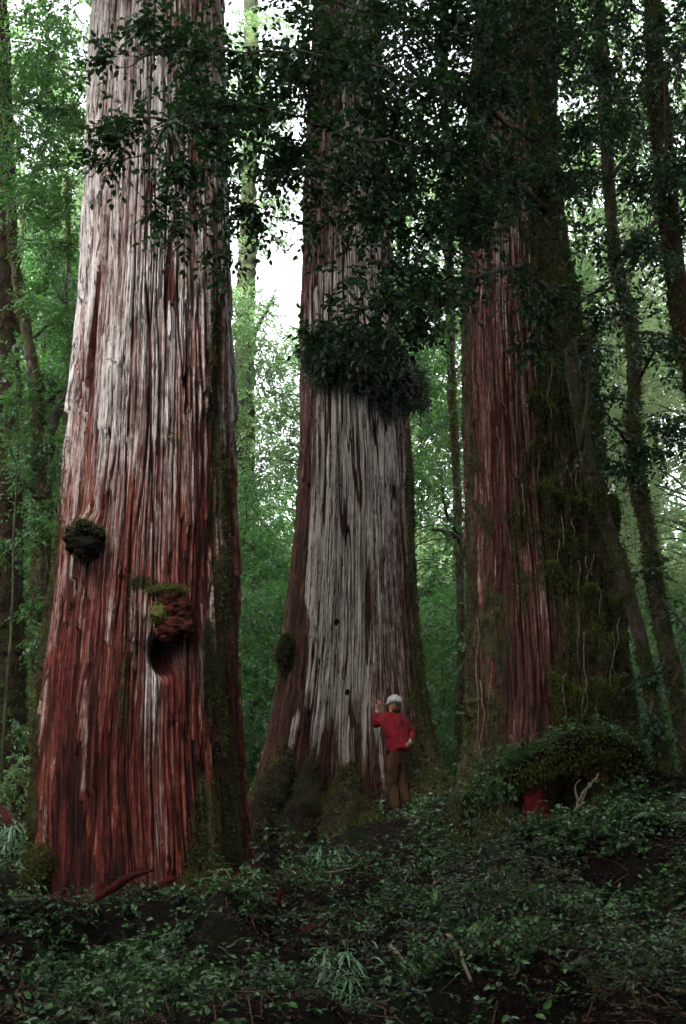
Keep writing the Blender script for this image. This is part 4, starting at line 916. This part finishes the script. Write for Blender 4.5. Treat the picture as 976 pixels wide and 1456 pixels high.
# bamboo sprig
def bamboo(px, py, Y, label, n, size):
    b = base_of(px, py+40, Y); size = size*1.15; t = thing('bamboo_plant', b, label, 'bamboo', 'bamboo on the forest floor')
    c = at(px, py, Y); c[2] = max(c[2], b[2]+.30); lv = Bag(); st = Bag()
    for k in range(n):
        a = rng.uniform(0, 2*PI); tip = c+np.array((math.cos(a)*size, math.sin(a)*size*.6, rng.uniform(-.1, .5)*size))
        pp = smooth_path(np.array([b, (np.array(b)*.4+c*.6)+rng.normal(0, .03, 3), tip]), 6); v, f = tube(pp, np.linspace(.006, .002, len(pp)), 4, cap=False); st.add(v, f)
        m = 16; i = rng.uniform(.45, 1, m)*(len(pp)-1); P = pp[i.astype(int).clip(0, len(pp)-1)]
        D = norm(tip-c)*.6+rng.normal(0, .55, (m,3)); D[:,2] -= .25
        v, f = blade_rows(rng, P, D, rng.uniform(.10, .19, m), .017, 4, .5); lv.add(v, f)
    build2('foliage', lv, st, M['leaf_bamboo'], M['twig'], t)
bamboo(500, 1360, 8.6, 'drooping bamboo sprig with narrow pale green leaves at the bottom centre', 15, .22)
bamboo(470, 1225, 13.2, 'small bamboo tuft with narrow leaves below the foot of the middle trunk', 12, .25)
bamboo(18, 1165, 13.8, 'bamboo tuft with narrow leaves at the left edge beside the red log', 10, .28)

def fern(px, py, Y, label, n, L, mat='leaf_ground'):
    b = base_of(px, py, Y); t = thing('fern', b, label, 'fern', 'ferns of the undergrowth'); lv = Bag(); st = Bag()
    for k in range(n):
        a = 2*PI*k/n+rng.uniform(-.3, .3); l = L*rng.uniform(.7, 1.1); tt = np.linspace(0, 1, 18)
        C = np.array(b)+np.stack([math.cos(a)*l*tt*.8, math.sin(a)*l*tt*.8, l*(.85*tt-.75*tt**2.2)], -1)
        v, f = tube(C, np.linspace(.005, .002, 18), 4, cap=False); st.add(v, f)
        T = norm(np.gradient(C, axis=0)); S = norm(np.cross(T, (0,0,1.)))
        P = np.concatenate([C[2:], C[2:]]); D = np.concatenate([S[2:]+T[2:]*.35, -S[2:]+T[2:]*.35]); w = np.sin(PI*np.linspace(.15, .97, 16)); w = np.concatenate([w, w])
        v, f = blade_rows(rng, P, D, w*l*.22, .020*l/.5, 3, .25); lv.add(v, f)
    build2('foliage', lv, st, M[mat], M['twig'], t); return t
for a in ((420,1205,15.0,'fern on the moss in front of the left half of the middle trunk',9,.5), (545,1235,14.0,'fern on the floor below the mossy log',8,.5), (665,1230,12.6,'fern at the left foot of the dark hollow',9,.5), (250,1345,9.6,'fern on the floor in front of the left trunk',9,.4), (110,1345,9.8,'fern on the lower left of the floor',8,.42),
          (860,1330,10.2,'fern on the slope in the lower right',9,.5), (735,1390,8.8,'fern right of the long fallen stick',8,.4), (960,1300,11,'fern at the right edge of the slope',9,.55), (385,1395,8.6,'fern left of the bamboo sprig at the bottom',8,.35), (180,1430,7.9,'fern at the bottom edge on the left',8,.38)):
    fern(*a) if a[1] not in (1205, 1235) else None
# sticks, logs and bark on the floor
def stick(pts, label, r0, r1, mat='twig', name='fallen_stick', cat='stick', group='sticks fallen on the floor', n=7, lump=.2, forks=()):
    P = np.array([at(*p) for p in pts]); gzv = gz(P[:,0], P[:,1]); 
    if not name.startswith('dead'): P[:,2] = np.maximum(np.minimum(P[:,2], gzv+.45), gzv+.16)
    b = P[0].copy(); t = thing(name, b, label, cat, group); bg = Bag()
    a = smooth_path(P, 6); a[1:-1] += rng.normal(0, .006, (len(a)-2,3)); v, f = tube(a, np.linspace(r0, r1, len(a)), n, lump=lump, seed=rng.randint(999)); bg.add(v, f)
    for fk in forks:
        Q = np.array([at(*p) for p in fk]); a = smooth_path(Q, 5); v, f = tube(a, np.linspace(r0*.7, r1*.7, len(a)), n, lump=lump, seed=3); bg.add(v, f)
    bg.build('branch' if name.startswith('dead') else 'wood', M[mat], t, True); return t
stick([(555,1345,9), (600,1385,8.4), (640,1425,7.9), (672,1470,7.4)], 'long pale fallen stick slanting at the bottom centre', .020, .012, 'root')
stick([(400,1238,13), (440,1248,12.7), (500,1256,12.5)], 'pale stick lying at the foot of the middle trunk', .016, .008, 'root')
stick([(655,1405,8.2), (640,1430,8.0), (632,1450,7.8)], 'short red stick beside the long fallen stick', .016, .008, 'redwood')
stick([(590,1285,11.2), (612,1276,11), (632,1274,11)], 'short pale stick below the glossy shrub at its left', .012, .006, 'root')
stick([(616,1240,12), (617,1262,11.8), (619,1275,11.7)], 'small pale upright twig left of the glossy shrub', .010, .006, 'root', name='dead_twig')
stick([(300,1310,10.6), (318,1322,10.4), (328,1332,10.3)], 'short pale stick at the right foot of the massive left trunk', .012, .006, 'root')
stick([(818,1178,12.1), (822,1140,12.2), (845,1110,12.4), (852,1100,12.5)], 'pale forked dead branch standing before the dark hollow', .018, .008, 'root', name='dead_branch', cat='branch', forks=(((822,1140,12.2), (818,1118,12.2), (826,1108,12.2)), ((824,1150,12.15), (832,1130,12.1), (838,1112,12.1)),))
for px, py, Y, ln, an, lab in ((85,1290,11.4,.5,1.3,'upright red bark shard at the foot of the left trunk'), (170,1318,10.6,.7,-.5,'long pale red bark slab lying on the floor before the left trunk'), (165,1345,9.9,.6,.15,'dark red curved bark slab below the pale red slab'), (335,1282,11.6,.4,.5,'bright red bark piece by the right corner of the left foot'), (396,1312,10.6,.25,1.4,'small upright red shard right of the left trunk'), (520,1418,8.2,.3,-.7,'red bark piece below the bamboo sprig'), (300,1295,11.2,.35,.1,'small red bark piece at the middle of the left foot'), (440,1300,11,.4,-.3,'red bark piece between the trunks on the floor'), (232,1300,11.2,.3,.6,'small red bark piece below the big burl')):
    p = at(px, py, Y); z = float(gz(p[0], p[1])); 
    b = (p[0], p[1], z); t = thing('bark_piece', b, lab, 'bark', 'red bark pieces on the floor')
    m = 14; tt = np.linspace(-.5, .5, m); ax = np.array((math.cos(an), -.2, abs(math.sin(an))*1.0)); ax /= np.linalg.norm(ax)
    C = np.array(b)+np.array((0,0,.04+.5*ln*abs(ax[2])*.9))+tt[:,None]*ln*ax[None,:]+np.stack([0*tt, 0*tt, .06*ln*np.cos(tt*4)], -1)
    V, Fs = tube(C, (.022+.012*np.cos(tt*3))*(1-np.abs(tt)**3*5), 6, lump=.7, seed=int(px)); V[:,1] = b[1]+(V[:,1]-b[1])*.5
    mesh_np('bark', V, Fs, M['redwood'], t, False)
# mossy log under the climber, red log at the left edge
def log(pts, r, label, mat, mossy=True):
    P = np.array([at(*p) for p in pts]); t = thing('fallen_log', P[0], label, 'log', 'logs on the floor')
    a = smooth_path(P, 8); v, f = tube(a, np.interp(np.linspace(0,1,len(a)), [0,.1,.5,1], [r*.6,r,r*1.05,r*.7]), 24, lump=.3, seed=int(r*1000)); mesh_np('log_body', v, f, M[mat], t, True)
    if mossy:
        w = v[v[:,2] > np.median(v[:,2])]; n = 6000; P = w[rng.randint(0, len(w), n)]+rng.normal(0, .02, (n,3)); d = rng.normal(0, .6, (n,3)); d[:,2] += .4
        x, y = leaves(P, d, rng.normal(0,1,(n,3)), .035, .014, 4); mesh_np('moss', x, y, M['moss_dark'], t)
log([(470,1192,16.2), (530,1182,15.9), (580,1180,15.7), (625,1176,15.8), (655,1185,16)], .17, 'mossy log lying under the feet of the climber', 'bark_dark')
log([(-30,1130,14.5), (0,1158,14.2), (25,1185,14)], .11, 'bare red log slanting in at the left edge', 'redwood', False)
log([(330,1292,12.0), (380,1285,12.2), (430,1282,12.6)], .06, 'thin red root log running right from the left trunk foot', 'redwood', False)

# ------------------------------------------------------------------ person
def skin_mesh(name, joints, edges, rad, mat, parent, sub=2, root=0):
    me = bpy.data.meshes.new(name); me.from_pydata([tuple(j) for j in joints], edges, [])
    o = bpy.data.objects.new(name, me); COL.objects.link(o); o.parent = parent
    sk = o.modifiers.new('skin', 'SKIN'); sk.use_smooth_shade = True
    if not me.skin_vertices: me.skin_vertices.new()
    for i, r in enumerate(rad):
        d = me.skin_vertices[0].data[i]; d.radius = (r, r) if not isinstance(r, tuple) else r; d.use_root = (i == root)
    sb = o.modifiers.new('sub', 'SUBSURF'); sb.levels = sub; sb.render_levels = sub
    me.materials.append(mat); return o
def mat_plain(name, c, rough=.8, c2=None, scale=30):
    return mat_rough(name, c2 or tuple(x*.7 for x in c), c, None, scale, (1,1,1), rough, .3, .01)
mskin = mat_plain('skin', (.26,.12,.075), .6); mred = mat_plain('red jacket cloth', (.17,.010,.014), .85, (.020,.003,.005), 5)
mtro = mat_plain('brown trouser cloth', (.055,.028,.014), .9, (.012,.007,.005), 6); mbean = mat_plain('pale knit', (.30,.29,.28), .9, (.12,.115,.11), 24)
mboot = mat_plain('boot leather', (.025,.018,.016), .6); mhair = mat_plain('brown hair', (.06,.03,.015), .6)
pf = surf(GM, 566, 1150, .0)[0]
pbase = np.array((at(569, 1163, pf[1]-.62)[0], pf[1]-.62, 0.)); pbase[2] = at(569, 1163, pbase[1])[2]
PERSON_Y = pbase[1]
person = thing('person', pbase, 'person in red jacket, pale beanie and brown trousers leaning on the middle trunk', 'person')
# joints, metres from the feet; +x right, +y towards the trunk. faces the trunk, looking up to the left
J = {'pelvis':(.01,.02,.93), 'waist':(.0,.05,1.06), 'chest':(-.02,.10,1.25), 'neck':(-.01,.14,1.42), 'throat':(-.005,.13,1.47), 'head':(-.01,.13,1.56), 'crown':(-.0,.10,1.66),
     'hipL':(-.085,.03,.80), 'kneeL':(-.065,.10,.48), 'ankL':(-.055,.0,.09), 'toeL':(-.08,.17,.04),
     'hipR':(.09,.02,.80), 'kneeR':(.085,.08,.50), 'ankR':(.085,-.05,.09), 'toeR':(.19,.07,.04),
     'shL':(-.17,.14,1.38), 'elL':(-.17,.36,1.27), 'wrL':(-.10,.37,1.50), 'paL':(-.085,.35,1.56),
     'shR':(.15,.12,1.38), 'elR':(.30,.08,1.17), 'wrR':(.13,-.05,1.02), 'paR':(.075,-.085,1.00)}
names = list(J); ix = {k: i for i, k in enumerate(names)}
rad = {'pelvis':(.12,.09), 'waist':(.10,.08), 'chest':(.12,.085), 'neck':.065, 'throat':.055, 'head':(.080,.095), 'crown':(.06,.07), 'hipL':.085, 'kneeL':.062, 'ankL':.043, 'toeL':.035, 'hipR':.085, 'kneeR':.062, 'ankR':.043, 'toeR':.035,
       'shL':.055, 'elL':.042, 'wrL':.028, 'paL':(.036,.018), 'shR':.055, 'elR':.042, 'wrR':.028, 'paR':(.036,.018)}
E = [('pelvis','waist'), ('waist','chest'), ('chest','neck'), ('neck','throat'), ('throat','head'), ('head','crown'), ('pelvis','hipL'), ('hipL','kneeL'), ('kneeL','ankL'), ('ankL','toeL'), ('pelvis','hipR'), ('hipR','kneeR'), ('kneeR','ankR'), ('ankR','toeR'),
     ('chest','shL'), ('shL','elL'), ('elL','wrL'), ('wrL','paL'), ('chest','shR'), ('shR','elR'), ('elR','wrR'), ('wrR','paR')]
pts = [np.array(J[k]) for k in names]; rr = [rad[k] for k in names]; ed = [(ix[a], ix[b]) for a, b in E]
def fingers(palm, fwd, side, curl):
    fwd = np.array(fwd)/np.linalg.norm(fwd); side = np.array(side)/np.linalg.norm(side); curl = np.array(curl)/np.linalg.norm(curl)
    p0 = np.array(J[palm])
    for o_, l in ((-.030,.066), (-.010,.078), (.010,.074), (.029,.058)):
        a = p0+side*o_+fwd*.022; b = a+fwd*l*.5+curl*.008; c = b+fwd*l*.35+curl*.026
        i = len(pts); pts.extend([a, b, c]); rr.extend([.0105, .0095, .008]); ed.extend([(ix[palm], i), (i, i+1), (i+1, i+2)])
    a = p0-side*.034-fwd*.015+curl*.006; b = a-side*.018+fwd*.03+curl*.012; i = len(pts); pts.extend([a, b]); rr.extend([.012, .0095]); ed.extend([(ix[palm], i), (i, i+1)])
fingers('paL', (.3,.1,1), (1,0,-.3), (.2,1,0)); fingers('paR', (-1,-.2,-.35), (.3,0,-1), (0,1,-.1))
skin_mesh('body', pts, ed, rr, mskin, person)
def sub_skin(name, keys, edges, k, mat, add=.0, over={}):
    r = []
    for q in keys:
        v = over.get(q, rad[q]); v = v if isinstance(v, tuple) else (v, v); r.append((v[0]*k+add, v[1]*k+add))
    return skin_mesh(name, [J[q] for q in keys], [(keys.index(a), keys.index(b)) for a, b in edges], r, mat, person)
def midj(a, b, t, name): J[name] = tuple(np.array(J[a])*(1-t)+np.array(J[b])*t); return name
midj('elR','wrR',.70,'cuR'); midj('elL','wrL',.9,'cuL'); rad['cuR'] = .03; rad['cuL'] = .03
jk = sub_skin('jacket', ['waist','chest','neck','shL','elL','cuL','shR','elR','cuR','pelvis'], [('pelvis','waist'), ('waist','chest'), ('chest','neck'), ('chest','shL'), ('shL','elL'), ('elL','cuL'), ('chest','shR'), ('shR','elR'), ('elR','cuR')], 1.1, mred, .016, {'neck':.06, 'pelvis':(.145,.115), 'waist':(.145,.115), 'chest':(.165,.12), 'shL':.068, 'shR':.068})
J['pelvis2'] = (.005,.02,.90); rad['pelvis2'] = (.14,.12)
J['beltT'] = (.0,.04,1.02); rad['beltT'] = (.125,.10)
tr_ = sub_skin('trousers', ['beltT','pelvis2','hipL','kneeL','ankL','hipR','kneeR','ankR'], [('beltT','pelvis2'), ('pelvis2','hipL'), ('hipL','kneeL'), ('kneeL','ankL'), ('pelvis2','hipR'), ('hipR','kneeR'), ('kneeR','ankR')], 1.08, mtro, .012, {'kneeL':.075, 'kneeR':.075, 'ankL':.062, 'ankR':.062})
for nm in (jk, tr_):     # cloth folds
    tx = bpy.data.textures.new('folds', 'CLOUDS'); tx.noise_scale = .075
    dm = nm.modifiers.new('folds', 'DISPLACE'); dm.texture = tx; dm.strength = .055; dm.mid_level = .5
    s2 = nm.modifiers.new('sub2', 'SUBSURF'); s2.levels = 1; s2.render_levels = 1
for side in 'LR':
    a = 'ank'+side; t_ = 'toe'+side
    skin_mesh('boot', [np.array(J[a])+np.array((0,0,.06)), np.array(J[a])-np.array((0,0,.02)), J[t_]], [(0,1),(1,2)], [.055, .06, (.05,.04)], mboot, person)
midj('wrR','elR',.28,'cfR'); skin_mesh('cuff', [J['wrR'], J['cfR']], [(0,1)], [.040,.046], mbean, person)
skin_mesh('cuff', [J['wrL'], midj('wrL','elL',.15,'cfL') and J['cfL']], [(0,1)], [.036,.040], mbean, person)
skin_mesh('collar', [(-.05,.11,1.415), (.03,.12,1.43)], [(0,1)], [.055,.055], mbean, person)
# beanie leaning back over the lifted head, with a rolled rim
hb = np.array((.005,.105,1.60)); v, q = lump_mesh(rng, (0,0,0), (.105,.118,.115), 36, .10, 2, 91, .3)
v = v[:]; v[:,2] = np.where(v[:,2] < -.03, -.03+(v[:,2]+.03)*.25, v[:,2]); ca, sa = math.cos(-.35), math.sin(-.35)
v = np.stack([v[:,0], v[:,1]*ca-v[:,2]*sa, v[:,1]*sa+v[:,2]*ca], -1); cb, sb_ = math.cos(.3), math.sin(.3)
v = np.stack([v[:,0]*cb+v[:,2]*sb_, v[:,1], -v[:,0]*sb_+v[:,2]*cb], -1)+hb
mesh_np('beanie', v, q, mbean, person, True, base=(0,0,0))
v, q = lump_mesh(rng, (.02,.09,1.50), (.078,.06,.06), 24, .2, 2, 92); mesh_np('hair', v, q, mhair, person, True, base=(0,0,0))
# face details: nose and brow on the side turned up to the trunk
v, q = lump_mesh(rng, (-.055,.22,1.585), (.016,.026,.018), 12, .05, 2, 93); mesh_np('nose', v, q, mskin, person, True, base=(0,0,0))
person.scale = (.95,)*3; person.rotation_euler = (0, 0, math.radians(36))

# ------------------------------------------------------------------ crowns of the giants, plus unseen leaf clumps added around and overhead for shade
rngc = np.random.RandomState(55)
CAN = True
if CAN:
    for g_, par in ((GL, left_giant), (GM, middle_giant), (GR, right_giant)):
        crown(rngc, g_['cx'][-1], g_['D'], 19, 28, 4.6, 2600, par, M['leaf_mid'], .24)
    lv = Bag()  # added clumps that block low light from behind and the sides
    for k in range(120):
        a = rngc.uniform(-PI*1.02, .02*PI); R_ = rngc.uniform(9, 22)
        c0 = np.array((math.cos(a)*R_, 3+math.sin(a)*R_*.9, 0)); 
        if c0[1] > 6: continue
        for _ in range(7):
            c = c0+np.array((*rngc.normal(0, 1.0, 2), rngc.uniform(0, 1)*9.5)); n = 60
            P, dd = blob_points(rngc, c, (1.2,1.2,.9), n, .6)
            x, y = leaves(P, dd+rngc.normal(0, .5, (n,3)), rngc.normal(0,1,(n,3)), rngc.uniform(.3, .6, n), .25, 4); lv.add(x, y)
    for k in range(110):
        sd = 1 if k % 2 else -1; c0 = np.array((sd*rngc.uniform(9.2, 16), rngc.uniform(-2, 24), 0))
        for _ in range(8):
            c = c0+np.array((*rngc.normal(0, .6, 2), rngc.uniform(0, 1)*9)); n = 50
            P, dd = blob_points(rngc, c, (1.2,1.2,.9), n, .6)
            x, y = leaves(P, dd+rngc.normal(0, .5, (n,3)), rngc.normal(0,1,(n,3)), rngc.uniform(.3, .6, n), .25, 4); lv.add(x, y)
    cv = Bag()
    for k in range(1250):
        c = np.array((rngc.uniform(-16, 17), rngc.uniform(-14, 13), 0)); c[2] = rngc.uniform(max(14, 3.8+c[1]*.74), 24)
        hole = math.exp(-(((c[0]+8.0)/4.7)**4))*math.exp(-(((c[1]-3.5)/5.5)**4))  # gap left in the added canopy so the sun reaches the trunks
        if rngc.rand() < hole*.93: continue
        n = 60; P, dd = blob_points(rngc, c, (1.3,1.3,.8), n, .6)
        x, y = leaves(P, dd+rngc.normal(0, .5, (n,3)), rngc.normal(0,1,(n,3))+np.array((0,0,1.2)), rngc.uniform(.35, .6, n), .3, 4); cv.add(x, y)
    tag(cv.build('added_shade_canopy', M['leaf_near']), 'unseen leaf canopy added high over the viewer to shade the floor', 'forest', kind='stuff')
    tag(lv.build('added_shade_wood', M['leaf_near']), 'unseen leaf clumps added behind and beside the viewer for shade', 'forest', kind='stuff')

HAZE = .00035
if HAZE:
    V = np.array([(x, y, z) for z in (-6, 60) for y in (-205, 505) for x in (-405, 405)], float)
    hm = bpy.data.materials.new('mist'); hm.use_nodes = True; t_ = hm.node_tree; t_.nodes.clear()
    pv = t_.nodes.new('ShaderNodeVolumePrincipled'); pv.inputs['Density'].default_value = HAZE; pv.inputs['Color'].default_value = (.82,.88,.84,1)
    oo = t_.nodes.new('ShaderNodeOutputMaterial'); t_.links.new(pv.outputs[0], oo.inputs['Volume'])
    tag(mesh_np('haze', V, np.array([(0,2,3,1), (4,5,7,6), (0,1,5,4), (2,6,7,3), (0,4,6,2), (1,3,7,5)]), hm), 'pale haze hanging in the forest air', 'haze', kind='stuff')
# ------------------------------------------------------------------ light
SUN_EL, SUN_AZ = math.radians(48), math.radians(-28)   # azimuth measured from behind the camera, negative = left
w = bpy.data.worlds.new('World'); scene.world = w; w.use_nodes = True
nt = w.node_tree; nt.nodes.clear()
sky = nt.nodes.new('ShaderNodeTexSky'); sky.sky_type = 'NISHITA'; sky.sun_disc = False
d = np.array((math.sin(SUN_AZ)*math.cos(SUN_EL), -math.cos(SUN_AZ)*math.cos(SUN_EL), math.sin(SUN_EL)))   # towards the sun
sky.sun_elevation = SUN_EL; sky.sun_rotation = math.atan2(d[0], d[1])
sky.dust_density = 6; sky.air_density = 1.2; sky.ozone_density = .5
hs = nt.nodes.new('ShaderNodeHueSaturation'); hs.inputs['Saturation'].default_value = .22
bg = nt.nodes.new('ShaderNodeBackground'); bg.inputs[1].default_value = .15
ow = nt.nodes.new('ShaderNodeOutputWorld')
nt.links.new(sky.outputs[0], hs.inputs['Color']); nt.links.new(hs.outputs[0], bg.inputs[0]); nt.links.new(bg.outputs[0], ow.inputs[0])
sl = bpy.data.lights.new('sun', 'SUN'); so = bpy.data.objects.new('sun', sl); COL.objects.link(so)
sl.energy = .6; sl.angle = math.radians(14); sl.color = (1, .97, .93)
from mathutils import Vector
so.rotation_euler = Vector(-d).to_track_quat('-Z', 'Y').to_euler()

scene.view_settings.view_transform = 'Standard'; scene.view_settings.look = 'None'
scene.view_settings.gamma = 1; scene.view_settings.exposure = 3.15; scene.view_settings.use_curve_mapping = False
cy = scene.cycles
cy.max_bounces = 5; cy.diffuse_bounces = 3; cy.glossy_bounces = 2; cy.transmission_bounces = 3; cy.transparent_max_bounces = 4; cy.volume_bounces = 0
cy.sample_clamp_indirect = 4
try:
    cy.use_denoising = True; cy.denoiser = 'OPENIMAGEDENOISE'; cy.denoising_input_passes = 'RGB_ALBEDO_NORMAL'
except Exception: pass
